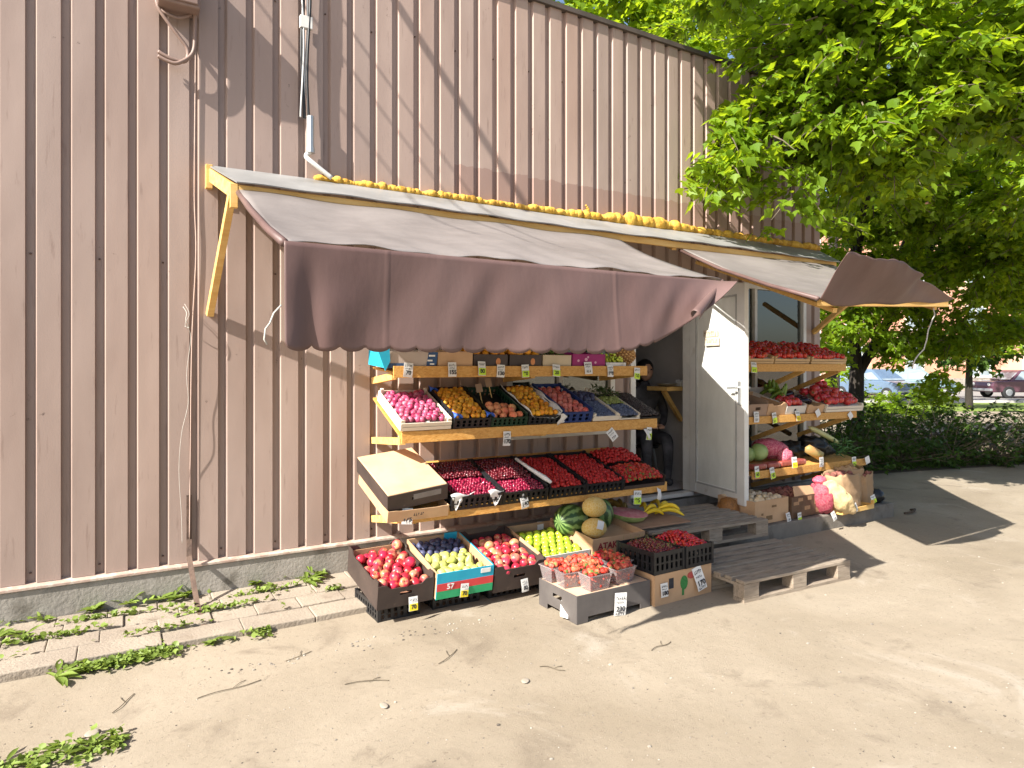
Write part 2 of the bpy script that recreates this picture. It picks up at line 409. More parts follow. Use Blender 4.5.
mb = MB(); mb.add([(XL, -.042, .232), (4.265, -.042, .232), (4.265, .05, .236), (XL, .05, .236), (XL, -.042, .252), (4.265, -.042, .252), (4.265, .05, .268), (XL, .05, .268)],
                  [(0, 3, 2, 1), (4, 5, 6, 7), (0, 1, 5, 4), (1, 2, 6, 5), (2, 3, 7, 6), (3, 0, 4, 7)])
mb.build('ledge', mat('ledge_paint', (.36, .25, .20), (.44, .33, .27), 4, .7, .2, 40, c3=(.5, .42, .35), s3=12), bld, bevel=.004)
mb = MB(); mb.box(XL, -.03, ZT + .001, XR + .03, .07, ZT + .045); mb.build('roof_trim', mat('dark_trim', (.06, .048, .04), (.09, .07, .06), 6, .6), bld)
mb = MB(); mb.box(XL, .1, ZT - .06, XR - .003, 5.2, ZT); mb.build('roof', mat('roofing_felt', (.08, .08, .08), (.11, .11, .11), 6, .9), bld)
mb = MB(); mb.box(XR - .06, .121, -.2, XR - .004, 5.2, ZT - .062); mb.build('side_wall', WALLM, bld)
mb = MB(); mb.box(XL, 5.2, -.2, XR, 5.26, ZT - .062); mb.box(XL, .121, -.2, XL + .05, 5.19, ZT - .062); mb.build('back_wall', WALLM, bld)
mb = MB(); mb.box(2.2, .121, .1, XR - .07, 3.2, .30); mb.box(2.2, 3.2, .1, XR - .07, 3.26, 2.8); mb.box(2.15, .121, .1, 2.2, 3.2, 2.8); mb.box(2.2, .121, 2.80, XR - .07, 3.26, 2.84)
mb.box(5.385, .125, .301, 5.42, 1.3, 2.795); mb.build('interior', DARKIN, bld)
GLASS = glass_mat('window_glass', (.55, .60, .56), .10)
# display windows
def window(x0, x1, z0, z1, muntins):
    mb = MB(); w = .055
    mb.box(x0, -.012, z0, x0 + w, .09, z1); mb.box(x1 - w, -.012, z0, x1, .09, z1)
    mb.box(x0 + w, -.010, z0, x1 - w, .088, z0 + w); mb.box(x0 + w, -.010, z1 - w, x1 - w, .088, z1)
    for mx in muntins: mb.box(mx - .022, -.008, z0 + w, mx + .022, .086, z1 - w)
    f = mb.build('window', WHITEPAINT, bld, bevel=.004)
    g = MB(); g.box(x0 + .04, .030, z0 + .04, x1 - .04, .036, z1 - .04); g.build('pane', GLASS, f)
    return f
window(2.88, 4.08, .95, 2.05, [3.45])
window(5.14, 6.98, .36, 2.52, [6.1])
mb = MB(); mb.box(4.27, -.02, .30, 4.335, .10, 2.40); mb.box(5.08, -.02, .30, 5.115, .10, 2.40); mb.box(4.335, -.018, 2.34, 5.08, .098, 2.40); mb.box(4.335, -.06, .262, 5.08, .12, .30)
mb.build('door_frame', WHITEPAINT, bld, bevel=.004)
# door, standing open past square
dv = Vector((4.90 - 5.055, -.86 + .03, 0)); dl = dv.length; ang = math.atan2(dv.y, dv.x)
door = MB(); z0, z1 = 0.0, 2.06
door.box(0, 0, z0, .10, .05, z1); door.box(dl - .11, 0, z0, dl, .05, z1); door.box(.10, .001, z0, dl - .11, .049, z0 + .12); door.box(.10, .001, z1 - .10, dl - .11, .049, z1)
d = door.build('door', mat('white_pvc', (.74, .73, .70), (.66, .65, .62), 4, .35, .03, 30, c3=(.55, .52, .47), s3=6, lo3=.6, hi3=.75), bld, bevel=.006)
d.location = (5.055, -.03, .31); d.rotation_euler = (0, 0, ang)
p = MB(); p.box(.095, .014, .115, dl - .105, .036, z1 - .095); p.build('door_panel', mat('frosted_panel', (.74, .75, .71), (.66, .67, .63), 8, .45, .25, 90, stretch=(1, 1, .4)), d)
p = MB()
for (a, b, c_, e) in ((.125, .10, dl - .135, .115), (.125, z1 - .115, dl - .135, z1 - .10), (.10, .10, .115, z1 - .10), (dl - .125, .10, dl - .11, z1 - .10)):
    p.box(a if a > .12 else a, -.004, b, c_, .054, e)
p.build('glazing_bead', mat('grey_gasket', (.42, .42, .41), (.36, .36, .35), 8, .5), d)
h = MB()
for y, s in ((-.008, -1), (.052, 1)):
    h.box(dl - .075, min(y, y + .008 * s), .93, dl - .035, max(y, y + .008 * s), 1.15)
    h.tube([(dl - .055, y, 1.09), (dl - .055, y + s * .05, 1.09), (dl - .17, y + s * .05, 1.085)], .010, 8)
h.build('handle', STEEL, d, smooth=False)
sg = thing('door_sign', 'small beige paper notice with two rows of faded print on the open white door', 'sign', (5.055, -.03, .31), (0, 0, ang))
MSIGN = mat('aged_paper', (.60, .52, .40), (.50, .43, .33), 10, .8)
c = MB(); c.box(.24, -.008, 1.58, .46, -.001, 1.645); c.box(.265, -.0075, 1.49, .48, -.001, 1.575); c.box(.24, .051, 1.50, .46, .058, 1.63); c.build('notice_card', MSIGN, sg)
def scribble(x0, x1, z, h, y, n, parent, m=INK, sgn=-1):
    b = MB(); x = x0; w = (x1 - x0) / n
    for i in range(n):
        ww = w * rr(.45, .75); zz = z + rr(-.1, .1) * h; hh = h * rr(.75, 1)
        if random.random() < .5: b.box(x, y, zz, x + ww * .3, y + sgn * .0008, zz + hh); b.box(x + ww * .3, y, zz + hh * .65, x + ww, y + sgn * .0007, zz + hh)
        else: b.box(x, y, zz, x + ww, y + sgn * .0008, zz + hh * .3); b.box(x + ww * .35, y, zz + hh * .3, x + ww * .7, y + sgn * .0007, zz + hh)
        x += w
    return b.build('printing', m, parent)
scribble(.25, .45, 1.590, .04, -.0082, 7, sg, mat('faded_ink', (.20, .15, .11), (.26, .20, .15), 20, .8))
scribble(.275, .47, 1.52, .035, -.0077, 8, sg, MATS['faded_ink'])
# screws on the cladding
sc = MB()
for k in range(k0, 60):
    gx = -.528 + .1813 * k + .025
    if XL < gx < XR:
        for z in (.32, 2.28 + rr(-.02, .02), 4.25 + rr(-.03, .03)):
            if any(o[0] < gx < o[1] and o[2] < z < o[3] for o in OPEN) or k % 2: continue
            sc.ball((gx, .028, z), .007, 6, 4)
sc.build('screw', mat('rusty_screw', (.10, .06, .045), (.14, .09, .07), 30, .5), bld)

# interior furniture: little wall table in the doorway and the seated shop keeper
tb = thing('wall_shelf', 'small wooden wall shelf with a diagonal bracket inside the dark doorway', 'shelf', (5.355, .42, 1.33))
mb = MB(); mb.box(-.34, -.16, 0, .028, .16, .045); mb.build('shelf_board', WOOD, tb, bevel=.004)
mb = MB(); mb.bar((-.24, 0, -.005), (.025, 0, -.34), .045, .04); mb.build('bracket', WOOD, tb)
ds = MB(); ds.lathe([(0.001, 0), (.07, 0), (.12, .03), (.125, .035), (.07, .012), (.001, .01)], 16)
tag(ds.build('scale_pan', STEEL, smooth=True, loc=(5.16, .42, 1.377)), 'shallow metal weighing pan on the small wooden shelf in the doorway', 'pan')
bx = MB(); bx.box(-.06, -.05, 0, .06, .05, .05); bx.box(-.05, -.04, .051, .05, .04, .075)
tag(bx.build('food_tub', mat('clear_tub', (.5, .5, .5), (.6, .6, .6), 10, .25), bevel=.006, loc=(5.29, .33, 1.377)), 'little translucent tub on the small wooden shelf in the doorway', 'tub')

# ------------------------------------------------------------------ canopy
cn = thing('canopy', 'lean-to canopy of grey sheet metal on a yellow timber frame along the brown wall', 'canopy', (.5, 0, 2.98))
SHEET = mat('dusty_sheet_metal', (.25, .248, .24), (.32, .315, .305), 3, .5, .1, 20, metal=.25, c3=(.19, .18, .16), s3=2, lo3=.55, hi3=.75)
O = Vector((.5, 0, 2.98))
L_ = lambda p: tuple(Vector(p) - O)
mb = MB()
def slab(u, v):
    a = Vector((.497, -.002, 2.985)).lerp(Vector((7.20, -.002, 3.0)), u); b = Vector((.605, -.56, 2.752)).lerp(Vector((6.80, -.56, 2.750)), u)
    p = a.lerp(b, v); p.z += .004 * math.sin(u * 70) * v + .006 * math.sin(u * 11); return L_(p)
mb.sheet(slab, 120, 4); mb.build('roof_sheet', SHEET, cn, solid=.008)
mb = MB(); mb.bar(L_((.62, -.505, 2.722)), L_((6.79, -.505, 2.720)), .03, .055); mb.build('edge_board', WOOD, cn, bevel=.003)
mb = MB(); mb.bar(L_((.515, -.003, 2.925)), L_((.612, -.485, 2.705)), .045, .085); mb.build('rafter', WOOD, cn, bevel=.003)
for x in (2.5, 4.4, 6.45):
    mb = MB(); mb.bar(L_((x + .12, -.003, 2.92)), L_((x, -.485, 2.71)), .045, .07); mb.build('rafter', WOOD, cn)
mb = MB(); mb.box(*L_((.478, -.045, 2.82)), *L_((.522, -.002, 2.985))); mb.build('wall_block', WOOD, cn, bevel=.003)
mb = MB(); mb.box(*L_((.572, -.522, 2.60)), *L_((.618, -.488, 2.752))); mb.build('end_block', WOOD, cn, bevel=.003)
mb = MB(); mb.bar(L_((.505, -.012, 1.95)), L_((.588, -.475, 2.69)), .045, .042); mb.build('brace', WOOD, cn, bevel=.003)
mb = MB(); mb.bar(L_((7.118, -.004, 2.0)), L_((7.06, -.60, 2.40)), .05, .05); mb.build('brace', WOOD, cn, bevel=.003)
FOAM = mat('yellow_foam', (.56, .30, .03), (.72, .44, .08), 14, .85, .6, 60, c3=(.42, .22, .03), s3=9)
fm = MB(); x = 1.26
while x < 7.18:
    r = rr(.024, .044) * (1.0 + .5 * math.exp(-((x - 4.4) / .8) ** 2)) * (1.15 if x > 4 else .9)
    zc = 2.99 + (x - .5) * .0022
    fm.ball((x - .5, -.012 - r * .5, zc - 2.98 + r * .35 - .006), r, 8, 6, sc=(rr(1.0, 1.7), rr(.8, 1.1), rr(.75, 1.1)))
    x += r * rr(.7, 1.25)
for i in range(5): fm.ball((3.72 - .5 + rr(-.03, .03), -.02, .05 + .018 * i), .022 - .003 * i, 8, 6)
fm.tube([(1.28 - .5 + .03 * i, -.014 + .005 * math.sin(i * 1.7), .012 + 2.2e-5 * i + .0035 * math.sin(i * .9)) for i in range(197)], [.020 + .008 * math.sin(i * 1.3) * math.sin(i * .37) for i in range(197)], 8)
fm.build('foam_seam', FOAM, cn, smooth=True)

# ------------------------------------------------------------------ awnings
def fabric(name, c1, c2, rough):
    return mat(name, c1, c2, 1.6, rough, .45, 7.0, c3=tuple(v * 1.45 for v in c1), s3=4, lo3=.5, hi3=.8, spec=.35, stretch=(1, 1, .45))
TOPF = fabric('glare_grey_vinyl', (.160, .141, .133), (.215, .191, .180), .5)  # brown vinyl made greyer, sun glare on the top put into its colour
FLAP = fabric('brown_vinyl', (.104, .061, .055), (.146, .092, .083), .5)
aw = thing('awning', 'long brown fabric awning with scalloped front flap over the left fruit stand', 'awning', (.52, -.70, 2.62))
O = Vector((.52, -.70, 2.62))
A0, A1, B1, B0 = Vector((.625, -.525, 2.715)), Vector((.52, -2.4, 2.08)), Vector((2.90, -2.4, 2.085)), Vector((3.73, -.525, 2.70))
def top(u, v):
    p = A0.lerp(B0, u).lerp(A1.lerp(B1, u), v)
    p.z += -.035 * math.sin(math.pi * v) * (1 + .4 * math.sin(u * 9)) + .007 * math.sin(u * 23 + v * 5) + .004 * math.sin(u * 61 - v * 7) * v - .012 * math.exp(-((v - .93) / .03) ** 2) * math.sin(u * 14) ** 2
    return L_(p)
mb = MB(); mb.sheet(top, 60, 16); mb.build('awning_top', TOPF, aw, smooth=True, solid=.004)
def valance(u, v):
    # u along the front bar, v from the bar down to the hem; the hem rises towards the free right corner
    x = .52 + 2.37 * u
    drop = .418 if x < 1.95 else .418 - .412 * min(1, (x - 1.95) / .95) ** 2.2
    sc_ = .030 * (1 - abs(math.sin(math.pi * (x - .52) / .108)) ** .42) * v ** 6 if x < 2.35 else 0
    z = 2.075 - drop * v + sc_
    y = -2.408 - .02 * math.sin(x * 4.2 + .6) * v - .10 * v * max(0, (x - 1.2) / 1.6) ** 2 - .012 * math.sin(x * 11 + 2 * v) * v + .035 * math.exp(-((x - .62) / .05) ** 2) * v
    for xs_ in (.93, 2.12):
        if abs(x - xs_) < .006: y -= .0022
    y -= .0032 * math.sin(x * 23 + 6 * v + 2 * math.sin(x * 5)) * math.sin(v * 3) * (.4 + .6 * math.sin(x * 3.1) ** 2) + .005 * math.sin(x * 9 - v * 7) * v * (1 - v)
    x2 = x - .035 * v * max(0, (x - 2.2))
    return L_((x2, y, z))
mb = MB(); mb.sheet(valance, 260, 22); mb.build('valance', FLAP, aw, smooth=True, solid=.003)
# rolled corner at the free right end
def roll(u, v):
    a = Vector((2.895, -2.405, 2.078)).lerp(Vector((2.52, -2.56, 1.86)), u)
    ang_ = -1.2 + 4.6 * v; r = .008 + .020 * u
    ax_ = Vector((-.86, -.10, -.5)).normalized(); e1 = Vector((0, -1, .15)).normalized(); e2 = ax_.cross(e1).normalized()
    return L_(a + e1 * (math.cos(ang_) * r) + e2 * (math.sin(ang_) * r))
mb = MB(); mb.sheet(roll, 18, 14); mb.build('rolled_corner', FLAP, aw, smooth=True, solid=.003)
mb = MB(); mb.bar(L_((.56, -2.385, 2.05)), L_((2.86, -2.385, 2.055)), .03, .03); mb.build('front_bar', WOOD, aw)
mb = MB(); mb.tube([L_((.622, -.51, 2.70)), L_((.585, -1.2, 2.45)), L_((.55, -1.9, 2.215)), L_((.52, -2.405, 2.068))], .018, 8); mb.build('side_hem', FLAP, aw, smooth=True)
mb = MB(); mb.bar(L_((.70, -.51, 2.625)), L_((.62, -2.375, 2.0)), .03, .03); mb.build('side_bar', WOOD, aw)
mb = MB(); mb.bar(L_((3.58, -.51, 2.60)), L_((2.74, -2.375, 1.995)), .03, .03); mb.build('side_bar', WOOD, aw)
cd = MB(); cd.tube([(.51, -2.41, 1.83), (.485, -2.40, 1.80), (.47, -2.40, 1.76), (.455, -2.40, 1.74), (.45, -2.40, 1.70), (.46, -2.40, 1.68)], .0035, 6)
tag(cd.build('tie_string', mat('white_cord', (.50, .47, .42), (.42, .40, .36), 30, .8), smooth=True), 'short white string dangling from the left edge of the long awning flap', 'string')

aw = thing('awning', 'shorter brown awning right of the door with its front flap blown upright', 'awning', (4.2, -.70, 2.62))
O = Vector((4.2, -.70, 2.62))
A0, A1, B1, B0 = Vector((4.45, -.525, 2.685)), Vector((3.75, -2.4, 2.03)), Vector((5.30, -2.4, 2.09)), Vector((6.72, -.525, 2.71))
def top(u, v):
    p = A0.lerp(B0, u).lerp(A1.lerp(B1, u), v)
    p.z += -.04 * math.sin(math.pi * v) * (1 + .3 * math.sin(u * 7)) + .010 * math.sin(u * 15 + v * 6) * v
    return L_(p)
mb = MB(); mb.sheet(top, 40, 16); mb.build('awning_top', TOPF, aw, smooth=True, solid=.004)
def flap(u, v):
    b = Vector((3.75, -2.412, 2.018 - .038 * min(1, u * 12))).lerp(Vector((5.30, -2.405, 2.085)), u)
    if u < .52: t = Vector((3.74, -2.62, 2.275)).lerp(Vector((4.34, -2.63, 2.252)), u / .52)
    else: t = Vector((4.34, -2.63, 2.252)).lerp(Vector((5.29, -2.425, 2.10)), ((u - .52) / .48) ** .85)
    p = b.lerp(t, v)
    p.y += .022 * math.sin(u * 9 + 1.5 * v) * math.sin(math.pi * min(1, v * .8)) - .035 * math.exp(-((u - .50 - .12 * v) / .035) ** 2) * v + .03 * math.exp(-((u - .58 - .10 * v) / .05) ** 2) * v
    p.z += (.007 * abs(math.sin(u * 30)) + .008 * math.sin(u * 17 + 1)) * v ** 4 * (1 if u < .55 else .4) - .012 * math.sin(u * 9) ** 2 * (1 - v)
    return L_(p)
mb = MB(); mb.sheet(flap, 90, 16); mb.build('upturned_flap', FLAP, aw, smooth=True, solid=.003)
mb = MB(); mb.bar(L_((3.80, -2.375, 2.005)), L_((5.32, -2.375, 2.068)), .035, .05); mb.build('front_bar', WOOD, aw, bevel=.003)
mb = MB(); mb.bar(L_((4.66, -.51, 2.58)), L_((3.97, -2.37, 1.96)), .03, .03); mb.build('side_bar', WOOD, aw)
mb = MB(); mb.bar(L_((6.56, -.51, 2.62)), L_((5.17, -2.37, 2.03)), .03, .03); mb.build('side_bar', WOOD, aw)
mb = MB(); mb.tube([L_((4.44, -.51, 2.672)), L_((4.185, -1.2, 2.40)), L_((3.93, -1.9, 2.17)), L_((3.745, -2.405, 2.022))], .014, 8); mb.build('side_hem', FLAP, aw, smooth=True)
cd = MB(); cd.tube([(5.15, -2.37, 2.03), (5.17, -2.37, 1.98), (5.13, -2.37, 1.93), (5.08, -2.37, 1.86), (5.06, -2.37, 1.79), (5.02, -2.37, 1.72), (4.95, -2.37, 1.68), (4.90, -2.37, 1.64), (4.87, -2.37, 1.58)], .0045, 6)
tag(cd.build('tie_string', MATS['white_cord'], smooth=True), 'long white string hanging from the wooden bar of the shorter right awning', 'string')

# ------------------------------------------------------------------ things fixed to the wall
jb = thing('junction_box', 'brown junction box with bent cables at the top of the ribbed wall', 'junction box', (.31, 0, 3.97))
BOXM = mat('brown_box', (.20, .135, .11), (.25, .17, .14), 6, .5, .1, 30)
mb = MB(); mb.box(-.125, -.17, 0, .125, -.002, .36); mb.build('box_body', BOXM, jb, bevel=.012)
mb = MB(); mb.box(-.11, -.185, .02, .11, -.171, .34); mb.build('box_cover', BOXM, jb, bevel=.006)
def cable(pts, r, m, parent): b = MB(); b.tube(pts, r, 8); return b.build('cable', m, parent, smooth=True)
def smooth_pts(pts, n=6):
    pts = [Vector(p) for p in pts]; out = []
    for i in range(len(pts) - 1):
        p0, p1, p2, p3 = pts[max(0, i - 1)], pts[i], pts[i + 1], pts[min(len(pts) - 1, i + 2)]
        for k in range(n):
            t = k / n
            out.append(.5 * ((2 * p1) + (p2 - p0) * t + (2 * p0 - 5 * p1 + 4 * p2 - p3) * t * t + (3 * p1 - p0 - 3 * p2 + p3) * t ** 3))
    return out + [pts[-1]]
cable(smooth_pts([(-.13, -.05, .06), (-.11, -.06, -.02), (-.01, -.06, -.15), (.055, -.06, -.24), (.04, -.06, -.32), (-.04, -.06, -.325), (-.12, -.05, -.29)]), .013, BOXM, jb)
cable(smooth_pts([(.10, -.07, .01), (.10, -.07, -.12), (.085, -.07, -.26), (.0, -.07, -.345), (-.06, -.06, -.345), (-.12, -.05, -.32)]), .013, BOXM, jb)
cable(smooth_pts([(-.125, -.04, .02), (-.08, -.07, -.03), (.0, -.07, -.045), (.08, -.06, .0)]), .010, BOXM, jb)
cable(smooth_pts([(.11, -.012, 0), (.105, -.012, -.5), (.10, -.012, -1.2), (.11, -.012, -1.6), (.085, -.012, -2.2), (.075, -.012, -3.0), (.07, -.012, -3.55)]), .004, mat('thin_pink_wire', (.42, .30, .25), (.48, .36, .30), 9, .6), jb)

cb = thing('cable_bundle', 'bundle of black and white cables running down the wall into a metal conduit', 'cables', (1.15, -.03, 3.0))
BLK = mat('black_cable', (.012, .012, .013), (.02, .02, .02), 9, .4); WHT = mat('white_cable', (.62, .62, .60), (.55, .55, .53), 9, .45)
for dx, m, r, ph in ((-.02, BLK, .012, 0), (.018, BLK, .010, 1), (.0, WHT, .008, 2), (-.03, WHT, .006, 3)):
    cable(smooth_pts([(dx + .012 * math.sin(ph + z * 5), -.012 * (1 + (ph % 2)), z) for z in (2.2, 1.9, 1.6, 1.3, 1.1, .9, .7, .5, .42)]), r, m, cb)
mb = MB(); mb.box(-.045, -.032, 1.08, .045, .005, 1.17); mb.build('cable_clip', WHITEPAINT, cb, bevel=.004)
mb = MB(); mb.tube([(.03, -.02, .44), (.03, -.02, .20)], .028, 10); mb.tube([(.03, -.02, .21), (.03, -.02, .17)], .033, 10); mb.build('conduit', STEEL, cb)
mb = MB(); mb.tube(smooth_pts([(.03, -.02, .18), (.0, -.02, .14), (.05, -.04, .09), (.18, -.05, .0)]), .017, 10); mb.build('conduit_bend', mat('white_pipe', (.70, .69, .66), (.6, .59, .56), 8, .4), cb, smooth=True)

st = thing('earthing_strap', 'rusty flat metal strap running from the wall foot across the pavers', 'metal strap', (.378, 0, .62))
RUST = mat('rusty_strap', (.085, .055, .042), (.14, .09, .065), 14, .8, .3, 60)
mb = MB(); mb.box(-.016, -.008, -.21, .016, -.003, .10); mb.build('strap_upper', RUST, st)
mb = MB(); mb.bar((0, -.012, -.20), (-.005, -.07, -.30), .032, .006, up=(0, 1, .3)); mb.bar((-.005, -.07, -.30), (.025, -.30, -.56), .032, .006, up=(0, 1, .3)); mb.bar((.025, -.30, -.56), (.04, -.78, -.60), .032, .008); mb.build('strap_lower', RUST, st)
tw = MB(); tw.tube(smooth_pts([(.35, -.02, 2.02), (.375, -.06, 1.95), (.35, -.07, 1.88), (.385, -.05, 1.80), (.36, -.05, 1.55), (.37, -.04, 1.35), (.33, -.05, 1.15), (.315, -.03, .9), (.33, -.02, .6), (.335, -.02, .40)]), .0017, 6)
tw.tube(smooth_pts([(.34, -.03, 2.0), (.36, -.05, 1.96), (.355, -.06, 1.91), (.375, -.04, 1.86), (.35, -.03, 1.87)]), .003, 6)
tag(tw.build('loose_twine', MATS['white_cord'], smooth=True), 'frayed pale twine hanging loose down the ribbed wall above the strap', 'twine')

# unseen mast and wires, added only to cast diagonal shadows on the wall
ms = thing('shadow_mast', 'out-of-view mast arm and wires added to cast diagonal shadows on the wall', 'mast', (1.25, .3, ZT))
mb = MB(); mb.tube([(0, 0, 0), (0, 0, .62)], .03, 8); mb.build('shadow_mast_post', STEEL, ms)
mb = MB(); mb.tube([(.05, .01, .58), (-.9, -.67, .90), (-1.9, -1.32, 1.12)], .026, 8); mb.build('shadow_mast_arm', STEEL, ms)
for dz, a in ((.9, 0), (.99, .35), (1.07, .8)):
    mb = MB(); mb.tube(smooth_pts([(-1.2 - a, -.2, dz + .2), (-1.9 - a, -1.0, dz + .02), (-2.6 - a, -1.9, dz + .10), (-3.2 - a, -2.8, dz + .35)]), .007, 6); mb.build('shadow_wire', BLK, ms)
# ------------------------------------------------------------------ fruit meshes (shared by every copy)
def fruit_mat(name, c1, c2, scale=18, rough=.35, rnd=.15, lo=.4, hi=.65, **k): return mat(name, c1, c2, scale, rough, rnd=rnd, lo=lo, hi=hi, **k)
GREENC = mat('fruit_stalk', (.10, .16, .03), (.16, .20, .05), 20, .7)
def m_ball(name, r, m, sc=(1, 1, 1), seg=12, rings=8):
    return MB().ball((0, 0, 0), r, seg, rings, sc=sc).mesh(name, m, True)
def m_apple(name, r, m):
    b = MB(); b.lathe([(.001, -.80 * r), (.3 * r, -.90 * r), (.62 * r, -.72 * r), (.90 * r, -.28 * r), (1.0 * r, .15 * r), (.92 * r, .55 * r), (.65 * r, .84 * r), (.35 * r, .90 * r), (.12 * r, .74 * r), (.001, .66 * r)], 14)
    b.tube([(0, 0, .66 * r), (.05 * r, 0, 1.02 * r)], .05 * r, 5, 1)
    return b.mesh(name, [m, mat('apple_stalk', (.10, .06, .03), None, 9, .8)], True)
def m_pear(name, r, m):
    b = MB(); b.lathe([(.001, -.95 * r), (.4 * r, -.95 * r), (.85 * r, -.5 * r), (1.0 * r, 0), (.85 * r, .5 * r), (.55 * r, 1.0 * r), (.38 * r, 1.35 * r), (.2 * r, 1.55 * r), (.001, 1.58 * r)], 12)
    b.tube([(0, 0, 1.5 * r), (.1 * r, 0, 1.95 * r)], .06 * r, 5, 1)
    return b.mesh(name, [m, mat('apple_stalk', (.10, .06, .03), None, 9, .8)], True)
def m_straw(name, r, m):
    b = MB(); b.lathe([(.001, -1.25 * r), (.35 * r, -1.05 * r), (.72 * r, -.45 * r), (.95 * r, .15 * r), (.85 * r, .6 * r), (.4 * r, .82 * r), (.001, .85 * r)], 9)
    for k in range(6):
        a = k * math.pi / 3 + .2; c, s = math.cos(a), math.sin(a)
        b.add([(0, 0, .86 * r), (.3 * r * c - .2 * r * s, .3 * r * s + .2 * r * c, .93 * r), (.85 * r * c, .85 * r * s, .82 * r), (.3 * r * c + .2 * r * s, .3 * r * s - .2 * r * c, .93 * r)], [(0, 1, 2, 3)], 1)
    return b.mesh(name, [m, GREENC], True)
def m_tomato(name, r, m):
    b = MB(); b.lathe([(.001, -.76 * r), (.5 * r, -.72 * r), (.9 * r, -.35 * r), (1.0 * r, .05 * r), (.86 * r, .5 * r), (.5 * r, .76 * r), (.2 * r, .74 * r), (.001, .70 * r)], 12)
    for k in range(5):
        a = k * 2 * math.pi / 5; c, s = math.cos(a), math.sin(a)
        b.add([(0, 0, .76 * r), (.2 * r * c - .08 * r * s, .2 * r * s + .08 * r * c, .82 * r), (.5 * r * c, .5 * r * s, .82 * r), (.2 * r * c + .08 * r * s, .2 * r * s - .08 * r * c, .82 * r)], [(0, 1, 2, 3)], 1)
    return b.mesh(name, [m, GREENC], True)
def m_lump(name, r, m, sc=(1.3, 1, .9), seed=0):
    b = MB().ball((0, 0, 0), r, 12, 8, sc=sc); g = np.random.default_rng(seed)
    ph = g.uniform(0, 6, 6)
    b.v = [tuple(Vector(p) * (1 + .08 * math.sin(p[0] / r * 2 + ph[0]) + .08 * math.sin(p[1] / r * 2.4 + ph[1]) + .06 * math.sin(p[2] / r * 3 + ph[2]))) for p in b.v]
    return b.mesh(name, m, True)
def m_long(name, l, r, m, curve=.1, seg=9, n=10, taper=.5):
    pts, rs = [], []
    for i in range(n + 1):
        t = i / n; pts.append(((t - .5) * l, curve * l * (4 * (t - .5) ** 2), 0))
        rs.append(r * (max(.02, 1 - abs(2 * t - 1) ** 4) ** .5) * (1 - taper * .3 * t))
    return MB().tube(pts, rs, seg).mesh(name, m, True)

APPLE_R = fruit_mat('red_apple_skin', (.45, .018, .045), (.62, .36, .13), 14, .32, lo=.52, hi=.72, coat=.15)
APPLE_P = fruit_mat('pink_apple_skin', (.48, .04, .07), (.66, .42, .18), 12, .32, lo=.44, hi=.68, coat=.15)
APPLE_G = fruit_mat('green_apple_skin', (.30, .44, .02), (.45, .55, .05), 10, .32, coat=.15)
PEAR = fruit_mat('pear_skin', (.42, .45, .10), (.52, .50, .16), 12, .45)
PLUMP = fruit_mat('pink_plum_skin', (.34, .025, .095), (.54, .20, .28), 22, .42, lo=.42, hi=.70)
APRI = fruit_mat('apricot_skin', (.62, .22, .015), (.60, .34, .03), 14, .5, rnd=.22)
APRI_Y = fruit_mat('yellow_apricot_skin', (.72, .34, .02), (.66, .22, .02), 14, .5, rnd=.18)
PEACH = fruit_mat('peach_skin', (.60, .14, .08), (.66, .33, .14), 12, .6, rnd=.2)
NECT = fruit_mat('pale_peach_skin', (.58, .20, .16), (.50, .07, .06), 14, .5, rnd=.2)
STRAW = fruit_mat('strawberry_skin', (.40, .012, .010), (.50, .045, .028), 60, .35, rnd=.25, bump=.5, bscale=260)
STRAW_L = fruit_mat('light_strawberry_skin', (.56, .055, .035), (.66, .17, .09), 50, .35, rnd=.25, bump=.5, bscale=260)
CHERRY = fruit_mat('bright_cherry_skin', (.42, .008, .02), (.50, .02, .03), 30, .18, rnd=.3, coat=.3)
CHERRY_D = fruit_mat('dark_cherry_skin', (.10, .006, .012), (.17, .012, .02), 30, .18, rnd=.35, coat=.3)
TOMATO = fruit_mat('tomato_skin', (.52, .022, .016), (.58, .05, .02), 10, .22, rnd=.12, coat=.25)
TOMATO_P = fruit_mat('raspberry_tomato_skin', (.46, .025, .035), (.54, .06, .05), 10, .22, rnd=.15, coat=.25)
CUKE = fruit_mat('cucumber_skin', (.10, .18, .02), (.22, .32, .05), 25, .4, stretch=(.3, 1, 1))
POT_B = fruit_mat('brown_potato_skin', (.34, .21, .10), (.42, .27, .14), 14, .85, rnd=.2)
POT_R = fruit_mat('red_potato_skin', (.20, .07, .055), (.27, .11, .08), 14, .85, rnd=.2)
CABB = fruit_mat('cabbage_leaf', (.28, .38, .11), (.40, .48, .20), 7, .5, bump=.4, bscale=18)
EGGP = fruit_mat('aubergine_skin', (.012, .006, .014), (.02, .009, .02), 9, .15)
PURP = fruit_mat('blue_plum_skin', (.035, .04, .09), (.09, .10, .17), 20, .5, rnd=.2)
BERRY = fruit_mat('blueberry_skin', (.075, .095, .16), (.16, .19, .28), 40, .6)
SEED = fruit_mat('dark_mulberry_skin', (.020, .014, .014), (.045, .03, .03), 40, .45)
KIWI = fruit_mat('gooseberry_skin', (.22, .26, .06), (.30, .33, .10), 30, .45)
ONION = fruit_mat('onion_skin', (.55, .40, .24), (.62, .52, .38), 14, .5, rnd=.2)
ORANGE = fruit_mat('orange_peel', (.68, .25, .01), (.72, .31, .02), 40, .4, bump=.3, bscale=200)
GRAPE = fruit_mat('green_grape_skin', (.42, .48, .03), (.52, .55, .08), 18, .25)
BANANA = fruit_mat('banana_peel', (.72, .48, .015), (.76, .54, .03), 8, .45, c3=(.30, .20, .03), s3=40, lo3=.70, hi3=.75)

